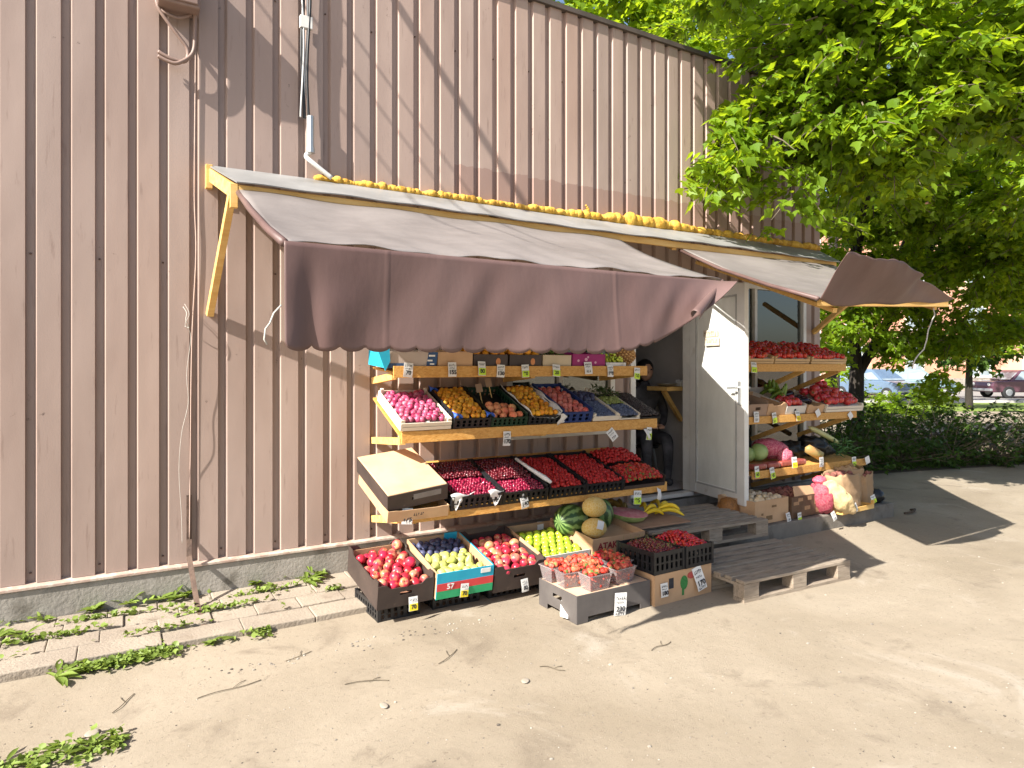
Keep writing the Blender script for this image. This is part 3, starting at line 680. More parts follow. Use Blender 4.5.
ME = dict(
    apple_r=m_apple('apple', .034, APPLE_R), apple_p=m_apple('apple', .036, APPLE_P), apple_g=m_apple('apple', .033, APPLE_G),
    pear=m_pear('pear', .032, PEAR), plum_p=m_ball('plum', .0255, PLUMP, (1, 1, .95)), apricot=m_ball('apricot', .022, APRI), apricot_y=m_ball('apricot', .023, APRI_Y),
    peach=m_ball('peach', .034, PEACH, (1, 1, .92)), nect=m_ball('peach', .026, NECT), straw=m_straw('strawberry', .0190, STRAW), straw_l=m_straw('strawberry', .0215, STRAW_L),
    cherry=m_ball('cherry', .0125, CHERRY, seg=10, rings=6), cherry_d=m_ball('cherry', .0125, CHERRY_D, seg=10, rings=6),
    tomato=m_tomato('tomato', .030, TOMATO), tomato_p=m_tomato('tomato', .042, TOMATO_P), cuke=m_long('cucumber', .19, .021, CUKE, .06),
    pot_b=m_lump('potato', .032, POT_B, seed=1), pot_r=m_lump('potato', .028, POT_R, seed=2), onion=m_ball('onion', .030, ONION, (1, 1, .9)),
    orange=m_ball('orange', .038, ORANGE), plum_b=m_ball('plum', .024, PURP, (1, 1, 1.2)), eggp=m_long('aubergine', .20, .038, EGGP, .05, taper=1.4))

def heap(kind, name, M, x0, x1, y0, y1, z, r, label, cat, group, sp=1.85, jit=.38, mound=0.0, lie=False, second=0.0, tall=1.0, limit=999):
    """one countable fruit per hexagonal cell, jittered, on a gently mounded bed"""
    kinds = kind if isinstance(kind, (list, tuple)) else [kind]
    n = 0; dx = sp * r; dy = sp * r * .87; j = 0; y = y0 + r; pts = []
    while y <= y1 - r * .6:
        x = x0 + r + (dx / 2 if j % 2 else 0)
        while x <= x1 - r * .8:
            fx = (x - x0) / (x1 - x0) * 2 - 1; fy = (y - y0) / (y1 - y0) * 2 - 1
            zz = z + mound * (1 - fx * fx) * (1 - fy * fy)
            pts.append((x + rr(-jit, jit) * r, y + rr(-jit, jit) * r, zz + rr(-jit, jit) * r))
            if second and random.random() < second and abs(fx) < .75 and abs(fy) < .8: pts.append((x + dx / 2, y + dy * .4, zz + r * 1.25))
            x += dx
        y += dy; j += 1
    for p in pts:
        if n >= limit: break
        if lie: rot = (rr(-.15, .15), rr(-.15, .15), rr(-.35, .35) + (math.pi if random.random() < .5 else 0))
        else: rot = (rr(0, 6.3), rr(0, 6.3), rr(0, 6.3))
        o = inst(name, ME[random.choice(kinds)], M @ Vector(p), rot, rr(.82, 1.14)); tag(o, label, cat, group); n += 1
    return n

def mass(name, m, M, x0, x1, y0, y1, z, r, mound=0.0, label=None, cat=None, layers=1, sp=1.8, sc=(1, 1, 1), parent=None, into=None, keepfn=None):
    """past-counting little fruit: one mesh, kind stuff"""
    mb_ = into or MB(); dx = sp * r; dy = dx * .87
    for L in range(layers):
        j = 0; y = y0 + r
        while y <= y1 - r * .6:
            x = x0 + r + (dx / 2 if (j + L) % 2 else 0)
            while x <= x1 - r * .6:
                fx = (x - x0) / (x1 - x0) * 2 - 1; fy = (y - y0) / (y1 - y0) * 2 - 1
                if keepfn is None or keepfn(x, y):
                    c = Vector((x + rr(-.35, .35) * r, y + rr(-.35, .35) * r, z + mound * (1 - fx * fx) * (1 - fy * fy) + rr(-.5, .6) * r + L * r * 1.2))
                    mb_.ball(M @ c, r * rr(.82, 1.12), 7, 5, sc=sc)
                x += dx
            y += dy; j += 1
    if into is not None: return mb_
    o = mb_.build(name, m, parent, smooth=True)
    return tag(o, label, cat, None, 'stuff')

# ------------------------------------------------------------------ boxes and crates, origin at the front bottom left corner
def frame(loc, tilt=0, roll=0, rz=0): return Matrix.Translation(loc) @ Euler((R(tilt), R(roll), R(rz))).to_matrix().to_4x4()
def box_thing(name, label, cat, loc, tilt, roll, rz, group=None):
    return thing(name, label, cat, loc, (R(tilt), R(roll), R(rz)), group), frame(loc, tilt, roll, rz)
def walls(root, w, d, h, m, t=.006, front=None, back=None, corner=0.0, hole=None, fm=None, bevel=0, floor=True, im=None):
    """four panels and a floor; corner lifts the panel ends, hole = (half width, z0, z1) in front and back"""
    front = h if front is None else front; back = h if back is None else back
    def one(nm, L, hh, M, mm, with_hole):
        xs_ = {0, L}; zs_ = {0, hh}
        if corner: xs_ |= {.055, .085, L - .085, L - .055}
        sk_ = []
        if with_hole: xs_ |= {L / 2 - hole[0], L / 2 + hole[0]}; zs_ |= {hole[1], hole[2]}
        xs_, zs_ = sorted(xs_), sorted(zs_)
        if with_hole:
            sk_ = [(i, j) for i in range(len(xs_) - 1) for j in range(len(zs_) - 1) if abs((xs_[i] + xs_[i + 1]) / 2 - L / 2) < 1e-4 and hole[1] < (zs_[j] + zs_[j + 1]) / 2 < hole[2]]
        top_ = (lambda x: corner if (x <= .0551 or x >= L - .0551) else 0) if corner else None
        return MB().plate(xs_, zs_, t, sk_, top_, M=M).build(nm, mm, root, bevel=bevel)
    RZ = Matrix.Rotation(R(90), 4, 'Z')
    fp = one('front_panel', w, front, Matrix.Translation((0, 0, 0)), fm or m, hole is not None)
    one('back_panel', w, back, Matrix.Translation((0, d - t, 0)), m, hole is not None)
    for x in (t, w): one('side_panel', d - 2 * t - .002, h, Matrix.Translation((x, t + .001, 0)) @ RZ, m, False)
    if floor: MB().box(t, t, .001, w - t, d - t, .008).build('box_floor', im or m, root)
    return fp
def lattice(root, w, d, h, m, t=.010, front=None, step=.022):
    front = h if front is None else front
    def one(nm, L, hh, M):
        n = max(4, int(L / step) // 2 * 2 + 1); xs_ = [L * i / n for i in range(n + 1)]
        zs_ = [0, hh * .16, hh * .44, hh * .52, hh * .80, hh]
        sk_ = [(i, j) for i in range(1, n - 1) for j in (1, 3) if i % 2]
        MB().plate(xs_, zs_, t, sk_, M=M).build(nm, m, root)
    RZ = Matrix.Rotation(R(90), 4, 'Z')
    one('front_panel', w, front, Matrix()); one('back_panel', w, h, Matrix.Translation((0, d - t, 0)))
    for x in (t, w): one('side_panel', d - 2 * t - .002, h, Matrix.Translation((x, t + .001, 0)) @ RZ)
    MB().box(t, t, .001, w - t, d - t, .008).build('box_floor', m, root)
    for (a, b_, e) in ((-.003, -.003, front), (w - .018, -.003, front), (-.003, d - .018, h), (w - .018, d - .018, h)):
        c = MB(); c.box(a, b_, 0, a + .021, b_ + .021, e + .006); c.build('corner_post', m, root)
def slatted(root, w, d, h, m, front=None):
    front = h if front is None else front
    def one(nm, L, hh, M):
        b = MB(); n = 2 if hh > .05 else 1; s = hh / n
        for i in range(n): b.box(0, 0, i * s + .001, L, .007, (i + 1) * s - .004, 0, M)
        b.build(nm, m, root)
    RZ = Matrix.Rotation(R(90), 4, 'Z')
    one('front_panel', w, front, Matrix()); one('back_panel', w, h, Matrix.Translation((0, d - .007, 0)))
    for x in (.007, w): one('side_panel', d - .016, h, Matrix.Translation((x, .008, 0)) @ RZ)
    for x in (.008, w - .03):
        for y in (.008, d - .03):
            c = MB(); c.box(x, y, 0, x + .022, y + .022, h + .018 if y > .1 else front + .018); c.build('corner_block', m, root)
    MB().box(.007, .007, .001, w - .007, d - .007, .008).build('box_floor', m, root)
def liner(root, w, d, z, m, t=.012):
    mb_ = MB(); mb_.sheet(lambda u, v: (t + (w - 2 * t) * u, t + (d - 2 * t) * v, z + .006 * math.sin(u * 9 + v * 5)), 12, 14); return mb_.build('liner', m, root, smooth=True)

# ------------------------------------------------------------------ left stand: three stepped OSB-fronted shelves
sd = thing('display_stand', 'stepped three-tier wooden fruit stand with orange chipboard edges left of the door', 'fruit stand', (1.66, 0, 0))
TIERS = [(-.50, 1.515, 1.60, 4.05, 4), (-.66, 1.06, 1.142, 4.02, 22), (-.86, .548, .625, 3.945, 16)]
for y, z0_, z1_, x1, tl in TIERS:
    mb = MB(); dd = -y - .04; rise = math.tan(R(tl)) * dd
    mb.add([(-.0, y + .02, z0_ + .03), (x1 - 1.66, y + .02, z0_ + .03), (x1 - 1.66, -.04, z0_ + .03 + rise), (0, -.04, z0_ + .03 + rise),
            (-.0, y + .02, z0_ + .045), (x1 - 1.66, y + .02, z0_ + .045), (x1 - 1.66, -.04, z0_ + .045 + rise), (0, -.04, z0_ + .045 + rise)],
           [(0, 3, 2, 1), (4, 5, 6, 7), (0, 1, 5, 4), (1, 2, 6, 5), (2, 3, 7, 6), (3, 0, 4, 7)])
    sh = mb.build('shelf', OSB, sd)
    mb = MB(); mb.box(0, y, z0_, x1 - 1.66, y + .018, z1_); mb.build('front_edge', OSB, sh, bevel=.002)
    for x in (.02, 1.2, x1 - 1.66 - .14):
        mb = MB(); mb.bar((x, -.004, z0_ - (.03 if z1_ > 1.5 else .04 if z1_ > 1 else .14)), (x, y + .04, z0_ + .012), .04, .05); mb.build('brace', WOOD, sd)
# right stand
sd = thing('display_stand', 'three-tier wooden vegetable stand with chipboard edges right of the open door', 'fruit stand', (5.12, 0, 0))
for y, z0_, z1_, x1, tl in [(-.71, 1.545, 1.62, 6.67, 16), (-.71, 1.04, 1.112, 6.86, 16), (-.77, .525, .60, 6.93, 10)]:
    mb = MB(); dd = -y - .05; rise = math.tan(R(tl)) * dd; L = x1 - 5.12
    mb.add([(0, y + .02, z0_ + .03), (L, y + .02, z0_ + .03), (L, -.05, z0_ + .03 + rise), (0, -.05, z0_ + .03 + rise),
            (0, y + .02, z0_ + .045), (L, y + .02, z0_ + .045), (L, -.05, z0_ + .045 + rise), (0, -.05, z0_ + .045 + rise)],
           [(0, 3, 2, 1), (4, 5, 6, 7), (0, 1, 5, 4), (1, 2, 6, 5), (2, 3, 7, 6), (3, 0, 4, 7)])
    sh = mb.build('shelf', OSB, sd)
    mb = MB(); mb.box(0, y, z0_, L, y + .018, z1_); mb.build('front_edge', OSB, sh, bevel=.002)
    for x in (.9, L - .05):
        mb = MB(); mb.bar((x, -.02, z0_ - .25), (x, y + .05, z0_ + .01), .04, .045); mb.build('brace', WOOD, sd)

# ------------------------------------------------------------------ middle shelf crates
Y, Z, TL = -.665, 1.146, 22
c, M = box_thing('fruit_crate', 'white wooden crate of pink plums at the left end of the middle shelf', 'crate', (1.645, Y, Z), TL, 0, 0)
WCRATE = mat('whitewashed_wood', (.66, .58, .46), (.74, .67, .56), 4, .7, .2, 40, stretch=(1, 5, 5))
slatted(c, .385, .52, .085, WCRATE, .062); liner(c, .385, .52, .045, WHITECARD)
heap('plum_p', 'plum', M, .012, .373, .01, .51, .068, .0245, 'pink plum with a pale bloom in the white wooden crate', 'plum', 'pink plums in the white crate', mound=.02)
c, M = box_thing('fruit_crate', 'black lattice crate of orange apricots with blue paper corners on the middle shelf', 'crate', (2.05, Y, Z), TL, 0, 0)
lattice(c, .30, .52, .10, BLACKPL, front=.075)
BLUEP = mat('blue_paper', (.03, .10, .52), (.05, .14, .60), 8, .6)
mb = MB(); mb.sheet(lambda u, v: (.012 + .276 * u, .012 + .50 * v, .055), 8, 10); mb.build('liner', BLUEP, c)
for px, py_ in ((.0, .0), (.265, .0), (.0, .47)):
    mb = MB(); mb.sheet(lambda u, v: (px - .012 + .07 * u, py_ - .012 + .05 * v + .02 * u * v, .088 + .035 * math.sin(3 * u + 2 * v) * (1 - u * v)), 6, 6); mb.build('paper_corner', BLUEP, c, smooth=True, solid=.002)
heap('apricot', 'apricot', M, .012, .288, .01, .51, .078, .022, 'orange apricot in the crate with blue paper corners', 'apricot', 'orange apricots in the blue-papered crate', mound=.035)
c, M = box_thing('fruit_crate', 'dark green lattice crate of large pink peaches on the middle shelf', 'crate', (2.36, Y, Z), TL, 0, 0)
DKGREEN = mat('dark_green_plastic', (.008, .03, .016), (.012, .04, .022), 9, .4)
lattice(c, .31, .52, .095, DKGREEN, front=.07); liner(c, .31, .52, .03, BLACKPL)
heap('peach', 'peach', M, .012, .298, .01, .27, .06, .036, 'large pink peach in the dark green crate', 'peach', 'large peaches in the green crate', mound=.01)
for k, (x, y_, z_) in enumerate(((.06, .36, .12), (.17, .42, .14))):
    tg = MB(); tg.box(-.028, 0, 0, .028, .0015, .07); o = tg.build('price_card', mat('dim_card', (.34, .22, .14), (.28, .18, .12), 12, .8), loc=M @ Vector((x, y_, z_))); o.rotation_euler = (R(-12), R(-8), 0)
    tag(o, ('brown price card leaning behind the large peaches, nearer the apricots', 'brown price card standing higher at the back of the large peaches')[k], 'price card')
    tg = MB(); tg.bar((0, .003, -.09), (0, .003, 0), .006, .004); tg.build('card_stick', WOOD, o)
c, M = box_thing('fruit_crate', 'black lattice crate of yellow apricots lined with white paper on the middle shelf', 'crate', (2.685, Y, Z), TL, 0, 0)
lattice(c, .30, .52, .10, BLACKPL, front=.07)
WPAP = mat('crumpled_white_paper', (.74, .73, .71), (.60, .59, .58), 6, .7, .3, 20)
mb = MB(); mb.sheet(lambda u, v: (.0 + .30 * u, .0 + .52 * v, .05 + .065 * (abs(2 * u - 1) ** 6) + .008 * math.sin(14 * v + 5 * u)), 14, 16); mb.build('liner', WPAP, c, smooth=True, solid=.002)
heap('apricot_y', 'apricot', M, .02, .28, .015, .28, .075, .023, 'yellow apricot at the front of the white-papered crate', 'apricot', 'yellow apricots in the white-papered crate', mound=.01)
heap('apricot', 'apricot', M, .02, .28, .27, .51, .085, .022, 'shade-toned orange apricot at the back of the white-papered crate', 'apricot', 'shade-toned apricots behind the yellow ones', mound=.03)  # same fruit as the front row, shade painted into the back colour
pb = MB()
def flapp(u, v):
    return (M @ Vector((.275 + .06 * u + .012 * math.sin(6 * v), -.012 - .012 * math.sin(3 * u), .085 - .10 * v * (1 - .45 * u) + .01 * math.sin(5 * u))))
pb.sheet(flapp, 8, 10); tag(pb.build('paper_bag', WPAP, smooth=True, solid=.002), 'crumpled white paper bag hanging off the corner of the yellow apricot crate', 'paper bag')
c, M = box_thing('fruit_crate', 'navy blue lattice crate of small pink peaches on the middle shelf', 'crate', (3.00, Y, Z), TL, 0, 0)
NAVY = mat('navy_plastic', (.015, .035, .13), (.02, .045, .17), 9, .4)
lattice(c, .29, .52, .115, NAVY, front=.09, step=.03); liner(c, .29, .52, .04, BLACKPL)
heap('nect', 'peach', M, .015, .275, .01, .50, .078, .026, 'small pale pink peach in the navy crate', 'peach', 'small peaches in the navy crate', mound=.01)
c, M = box_thing('fruit_crate', 'low white crate of dusty blue berries beside the navy crate', 'crate', (3.31, Y, Z), TL, 0, 0)
slatted(c, .27, .50, .06, WCRATE, .045); liner(c, .27, .50, .02, BLACKPL)
mass('blueberries', BERRY, M, .012, .258, .01, .30, .036, .009, label='dusty blue berries heaped in the low white crate', cat='blueberries')
heap('plum_b', 'plum', M, .012, .258, .30, .49, .05, .024, 'dark blue plum at the back of the low white crate', 'plum', 'blue plums behind the blueberries')
c, M = box_thing('fruit_crate', 'low pale crate with blueberries in front and gooseberries behind near the shelf end', 'crate', (3.585, Y, Z), TL, 0, 0)
slatted(c, .23, .50, .055, WCRATE, .016); liner(c, .23, .50, .02, BLACKPL)
mass('blueberries', BERRY, M, .012, .225, .006, .22, .036, .010, .01, label='pale blue berries at the front of the crate near the shelf end', cat='blueberries')
mass('gooseberries', KIWI, M, .012, .225, .22, .36, .046, .011, .01, label='yellow-green gooseberries heaped behind the pale blue berries', cat='gooseberries')
gr = MB()
for i in range(90):
    a = Vector((rr(.02, .22), rr(.34, .49), .05 + rr(0, .05))); b = a + Vector((rr(-.06, .06), rr(-.08, .04), rr(.0, .035)))
    gr.tube([M @ a, M @ ((a + b) / 2 + Vector((0, 0, .012))), M @ b], [.003, .004, .001], 4)
tag(gr.build('herb_bunch', mat('dark_herb', (.03, .06, .01), (.06, .10, .02), 12, .6), smooth=True), 'dark green bunch of herbs at the back of the gooseberry crate', 'herbs')
c, M = box_thing('fruit_tray', 'shallow dark tray of black mulberries at the right end of the middle shelf', 'tray', (3.82, Y, Z), TL, 0, 0)
walls(c, .23, .48, .03, BLACKPL, front=.012)
mass('mulberries', SEED, M, .01, .22, .006, .47, .026, .010, .022, label='black mulberries heaped at the right end of the middle shelf', cat='mulberries', sc=(1.3, 1, 1))

# ------------------------------------------------------------------ lowest shelf: folded box, cherries, strawberries
Y, Z, TL = -.866, .60, 16
c, M = box_thing('cardboard_tray', 'shallow tan cardboard tray under the closed dark box on the lowest shelf', 'tray', (1.475, Y - .012, .575), 15, 0, 0)
walls(c, .435, .64, .075, CARD, t=.005, corner=.004)
scribble(.18, .26, .030, .022, -.0005, 5, c)
c, M = box_thing('closed_box', 'closed dark box with a plain tan lid lying on a cardboard tray', 'box', (1.478, Y - .012, .648), 17, -6, 0)
walls(c, .43, .63, .110, DARKCARD, t=.006, hole=(.045, .05, .07))
mb = MB(); mb.box(.004, .004, .106, .426, .626, .117); mb.build('box_lid', mat('plain_kraft', (.56, .36, .20), (.62, .42, .25), 4, .8, .08, 40), c, bevel=.006)
lb = MB(); lb.box(.18, -.0015, .05, .38, -.0005, .088); lb.build('box_label', mat('grey_print', (.16, .14, .13), (.22, .20, .19), 9, .6), c)
c, M = box_thing('fruit_crate', 'black lattice crate of cherries with white paper on its rim beside the closed dark box', 'crate', (1.935, Y, Z), TL, 0, 0)
lattice(c, .40, .56, .115, BLACKPL, front=.10); liner(c, .40, .56, .06, BLACKPL)
shelf_cherries = MB()
mass('', None, M, .012, .388, .01, .27, .092, .0125, .02, into=shelf_cherries)
shelf_shaded = MB()
mass('', None, M, .012, .388, .27, .55, .105, .0125, .03, into=shelf_shaded)
c, M = box_thing('fruit_crate', 'second black lattice crate of cherries, between the papered crate and the strawberries', 'crate', (2.345, Y, Z), TL, 0, 0)
lattice(c, .38, .56, .115, BLACKPL, front=.09); liner(c, .38, .56, .06, BLACKPL)
mass('', None, M, .012, .368, .01, .20, .088, .0125, .01, into=shelf_cherries)
mass('', None, M, .012, .368, .20, .55, .10, .0125, .03, into=shelf_shaded)
for u0, nm, lab in ((1.925, 'paper_bag', 'white paper hanging over the rim of the cherry crate next to the closed dark box'), (2.22, 'paper_bag', 'crumpled white paper sheet on the front rim between the two cherry crates')):
    pb = MB(); w_ = .10 if u0 < 2 else .16
    pb.sheet(lambda u, v: (u0 + w_ * u * (1 - .5 * v) + .02 * v + (.10 * u * (1 - v) if u0 < 2 else 0), Y - .018 - .012 * math.sin(4 * u + 3 * v), .715 - .115 * v * (1 - .6 * abs(2 * u - 1)) + .012 * math.sin(7 * u)), 10, 10)
    tag(pb.build(nm, WPAP, smooth=True, solid=.002), lab, 'paper')
pb = MB(); pb.tube([(2.66, Y + .34, .87), (2.69, Y + .2, .815), (2.735, Y + .04, .755), (2.76, Y - .01, .725)], [.012, .014, .02, .012], 6)
tag(pb.build('paper_strip', WPAP, smooth=True), 'twisted white paper strip between the cherries and the strawberries', 'paper')
rest_straw = MB()
STRAW_SMALL = ME['straw']
def straw_rest(M, x0, x1, y0, y1, z, mound):
    global rest_straw
    mass('', None, M, x0, x1, y0, y1, z, .016, mound, into=rest_straw, sc=(1, 1.1, 1.0))
for x, w, nm, lab in ((2.745, .33, 'fruit_crate', 'black crate of loose strawberries beside the white paper strip'), (3.085, .37, 'fruit_crate', 'wide black crate of strawberries in the middle of the lowest shelf'), (3.47, .44, 'fruit_crate', 'crate of heaped strawberries at the right end of the lowest shelf')):
    c, M = box_thing(nm, lab, 'crate', (x, Y, Z), TL, 0, 0)
    if x < 3.4: lattice(c, w, .56, .11, BLACKPL, front=.085)
    else: walls(c, w, .56, .085, DARKCARD, front=.03, t=.006)
    liner(c, w, .56, .05, BLACKPL)
    if x > 3.4:
        heap('straw', 'strawberry', M, .012, w - .012, .0, .30, .075, .0165, 'bright red strawberry at the front of the right-end crate on the lowest shelf', 'strawberry', 'strawberries at the right end of the lowest shelf', mound=.03, limit=130)
        straw_rest(M, .012, w - .012, .30, .55, .10, .05)
    else:
        straw_rest(M, .012, w - .012, .01, .55, .085, .02)
tag(shelf_cherries.build('bright_cherries', fruit_mat('shelf_cherry_skin', (.26, .006, .03), (.40, .03, .06), 30, .15, rnd=.3, coat=.4, lo=.45, hi=.7), smooth=True), 'bright red cherries along the front of the lowest shelf', 'cherries', None, 'stuff')
tag(shelf_shaded.build('shade_toned_cherries', CHERRY_D, smooth=True), 'cherries toned dark for shade, heaped at the back of the lowest shelf', 'cherries', None, 'stuff')  # same cherries as the front, shelf shade carried by the darker skin colour
tag(rest_straw.build('heaped_strawberries', STRAW, smooth=True), 'red strawberries heaped in the crates across the lowest shelf', 'strawberries', None, 'stuff')

# ------------------------------------------------------------------ top shelf
Y, Z = -.478, 1.585
c, M = box_thing('fruit_box', 'grey and navy printed box with cyan corner at the left end of the top shelf', 'box', (1.60, Y, Z), 4, 0, 0)
CYAN = mat('cyan_print', (.015, .32, .48), (.02, .38, .53), 8, .5); NAVYP = mat('navy_print', (.02, .06, .15), (.03, .08, .19), 8, .5)
walls(c, .40, .36, .12, mat('greyish_card', (.42, .34, .29), (.48, .40, .34), 5, .8), t=.005)
mb = MB(); mb.prism([(-.055, .12), (.0, -.02), (.035, .05), (.025, .17), (-.01, .13)], .006, M=Matrix.Translation((0, -.014, 0))); mb.build('box_corner', CYAN, c)
mb = MB(); mb.box(-.003, .001, .001, -.0005, .358, .122); mb.build('cyan_side', CYAN, c)
mb = MB(); mb.prism([(.315, 0), (.395, 0), (.41, .118), (.335, .118)], .002, M=Matrix.Translation((0, -.004, 0))); mb.box(.02, -.004, .0, .17, -.002, .035); mb.build('box_print', NAVYP, c)
mb = MB(); mb.box(.335, -.0055, .085, .385, -.0045, .098); mb.box(.325, -.0055, .05, .365, -.0045, .062); mb.box(.345, -.0055, .025, .38, -.0045, .035); mb.build('box_lettering', WHITEINK, c)
c, M = box_thing('fruit_box', 'plain tan cardboard box next to the navy printed box on the top shelf', 'box', (2.01, Y, Z), 4, 0, 0)
walls(c, .29, .36, .12, CARD, t=.005)
for k, (x, lab) in enumerate(((2.31, 'black box with orange fruit print, left of its twin on the top shelf'), (2.63, 'black box with orange fruit print beside the pale box on the top shelf'))):
    c, M = box_thing('fruit_box', lab, 'box', (x, Y, Z), 4, 0, 0)
    walls(c, .30, .36, .105, DARKCARD, t=.005); liner(c, .30, .36, .055, DARKCARD)
    pr_ = MB(); pr_.lathe([(.001, -.0012), (.026, -.001), (.026, .001), (.001, .0012)], 12, M=Matrix.Translation((.215, -.002, .05)) @ Matrix.Rotation(R(90), 4, 'X') @ Matrix.Diagonal((.8, 1.1, 1, 1))); pr_.build('fruit_print', mat('orange_print', (.58, .20, .06), (.62, .26, .10), 30, .5), c)
    heap('orange', 'orange', M, .01, .29, .01, .35, .105, .038, ('orange showing above the rim of the left black printed box', 'orange showing above the rim of the right black printed box')[k], 'orange', ('oranges in the left black box', 'oranges in the right black box')[k], mound=.03)
c, M = box_thing('fruit_box', 'pale wooden box of green leaves between the black and magenta boxes', 'box', (2.945, Y, Z), 4, 0, 0)
walls(c, .28, .36, .105, mat('pale_ply', (.52, .42, .28), (.60, .50, .35), 5, .8, .1, 30), t=.006)
lv = MB()
for i in range(70):
    p0 = Vector((rr(.02, .26), rr(.02, .33), rr(.09, .13))); a = rr(0, 6.3); dxy = Vector((math.cos(a), math.sin(a), rr(.1, .7))) * rr(.03, .06); n_ = Vector((-dxy.y, dxy.x, 0)) * .35
    lv.add([M @ p0, M @ (p0 + dxy * .5 + n_), M @ (p0 + dxy), M @ (p0 + dxy * .5 - n_)], [(0, 1, 2, 3)])
tag(lv.build('salad_leaves', mat('salad_green', (.08, .15, .03), (.12, .20, .05), 20, .6)), 'green leaves sticking out of the pale wooden box on the top shelf', 'leaves', None, 'stuff')
c, M = box_thing('fruit_box', 'magenta printed box with small white prints on the top shelf', 'box', (3.24, Y, Z), 4, 0, 0)
MAG = mat('magenta_print', (.26, .008, .11), (.32, .012, .14), 8, .5)
walls(c, .345, .36, .115, MAG, t=.005)
pr_ = MB()
for x, z_, s in ((.06, .06, .012), (.14, .07, .016), (.24, .045, .012), (.16, .09, .01)): pr_.ball((x, -.001, z_), s, 8, 6, sc=(1, .1, .9))
pr_.build('fruit_print', mat('pink_print', (.7, .4, .5), (.62, .3, .42), 8, .5), c)
c, M = box_thing('grape_tray', 'white foam tray of green grapes near the right end of the top shelf', 'tray', (3.60, Y, Z), 3, 0, 0)
walls(c, .22, .26, .045, WHITEPAINT, t=.004)
gp = MB()
for cx, n_ in ((.05, 26), (.14, 60)):
    for i in range(n_): gp.ball(M @ Vector((cx + rr(-.045, .06), .07 + rr(-.05, .10), .05 + abs(random.gauss(0, .032)))), rr(.011, .014), 8, 6)
tag(gp.build('grape_bunch', GRAPE, smooth=True), 'bunch of yellow-green grapes heaped in the white foam tray', 'grapes', None, 'stuff')
pa = thing('pineapple', 'pineapple lying on its side at the right end of the top shelf', 'pineapple', (3.93, -.30, 1.69), (0, R(82), R(-42)))
b = MB(); seg, ring = 20, 15
prof_ = [(.085 * math.sin(math.pi * min(.97, max(.03, i / ring))) ** .55, -.12 + .24 * i / ring) for i in range(ring + 1)]
b.lathe(prof_, seg)
for i in range(1, ring):
    for k in range(11):
        a = 2 * math.pi * (k + .5 * (i % 2)) / 11; r_ = prof_[i][0]
        b.ball((r_ * math.cos(a), r_ * math.sin(a), prof_[i][1]), .0115, 6, 5, mi=k % 2 if False else 1)
b.build('fruit_body', [mat('pineapple_skin', (.25, .11, .03), (.33, .16, .05), 20, .6), mat('pineapple_eye', (.60, .36, .14), (.50, .27, .09), 60, .6)], pa, smooth=True)
b = MB()
for i in range(22):
    a = rr(0, 6.3); l = rr(.07, .14); o_ = rr(.1, .55)
    b.tube([(0, 0, -.115), (math.cos(a) * l * o_ * .6, math.sin(a) * l * o_ * .6, -.115 - l * .6), (math.cos(a) * l * o_, math.sin(a) * l * o_, -.115 - l)], [.012, .010, .001], 4)
b.build('leaf_crown', mat('pineapple_leaf', (.06, .11, .04), (.10, .15, .06), 12, .5), pa)

# ------------------------------------------------------------------ ground row
c, M = box_thing('fruit_box', 'dark brown box of red apples at the left end of the ground row', 'box', (1.325, -1.11, .105), 10, 0, 2)
walls(c, .375, .56, .155, DARKCARD, t=.007, front=.125, corner=.028, hole=(.04, .075, .095), im=CARD_IN)
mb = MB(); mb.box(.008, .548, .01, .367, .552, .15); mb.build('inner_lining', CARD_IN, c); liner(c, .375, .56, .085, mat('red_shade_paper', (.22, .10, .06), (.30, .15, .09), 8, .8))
heap(['apple_r', 'apple_r', 'apple_p'], 'apple', M, .012, .363, .012, .53, .118, .036, 'red apple with yellow patches in the left-end dark box', 'apple', 'red apples in the left-end box', sp=1.92, mound=.03, second=.18)
lg_ = thing('crate_support', 'upturned black plastic crate under the left-end apple box', 'crate', (1.36, -1.03, .0), (0, 0, R(2)))
lattice(lg_, .28, .42, .092, BLACKPL)
c, M = box_thing('fruit_box', 'box striped blue, red and green with the number 57, holding pears', 'box', (1.712, -1.12, .105), 10, 0, -1)
walls(c, .405, .56, .175, CARD, t=.007, front=.175, corner=0, fm=CYAN, im=CARD_IN)
CREAM = mat('red_print', (.55, .045, .05), (.60, .06, .06), 8, .5); GREENP = mat('green_print', (.02, .30, .12), (.03, .36, .15), 8, .5)
mb = MB(); mb.box(.001, -.0025, .055, .404, -.0005, .105); mb.build('red_stripe', CREAM, c)
mb = MB(); mb.box(.001, -.0025, .001, .404, -.0005, .0545); mb.build('green_stripe', GREENP, c)
words('57', .05, WHITEINK, c, (.095, -.004, .08), name='number_print', bold=.001)
mb = MB(); mb.box(.31, -.0025, .135, .38, -.0005, .165); mb.build('box_label', PAPER, c)
mb = MB(); mb.box(.3985, .01, .02, .4045, .548, .18); mb.build('blue_side', CYAN, c)
mb = MB(); mb.box(.28, .543, .10, .38, .5515, .19); mb.build('blue_corner', CYAN, c); mb = MB(); mb.box(.29, .5415, .05, .38, .5425, .10); mb.build('red_corner', CREAM, c)
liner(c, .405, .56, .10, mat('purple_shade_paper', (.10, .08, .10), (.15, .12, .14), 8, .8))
heap('pear', 'pear', M, .014, .39, .014, .33, .14, .033, 'pale green pear at the front of the striped box', 'pear', 'pears in the striped box', sp=1.95, mound=.02)
heap('plum_b', 'plum', M, .014, .39, .33, .54, .13, .026, 'dusty blue plum behind the pears in the striped box', 'plum', 'blue plums behind the pears', mound=.03)
lg_ = thing('crate_support', 'upturned black plastic crate under the striped box', 'crate', (1.745, -1.0, .0))
lattice(lg_, .34, .42, .092, BLACKPL)
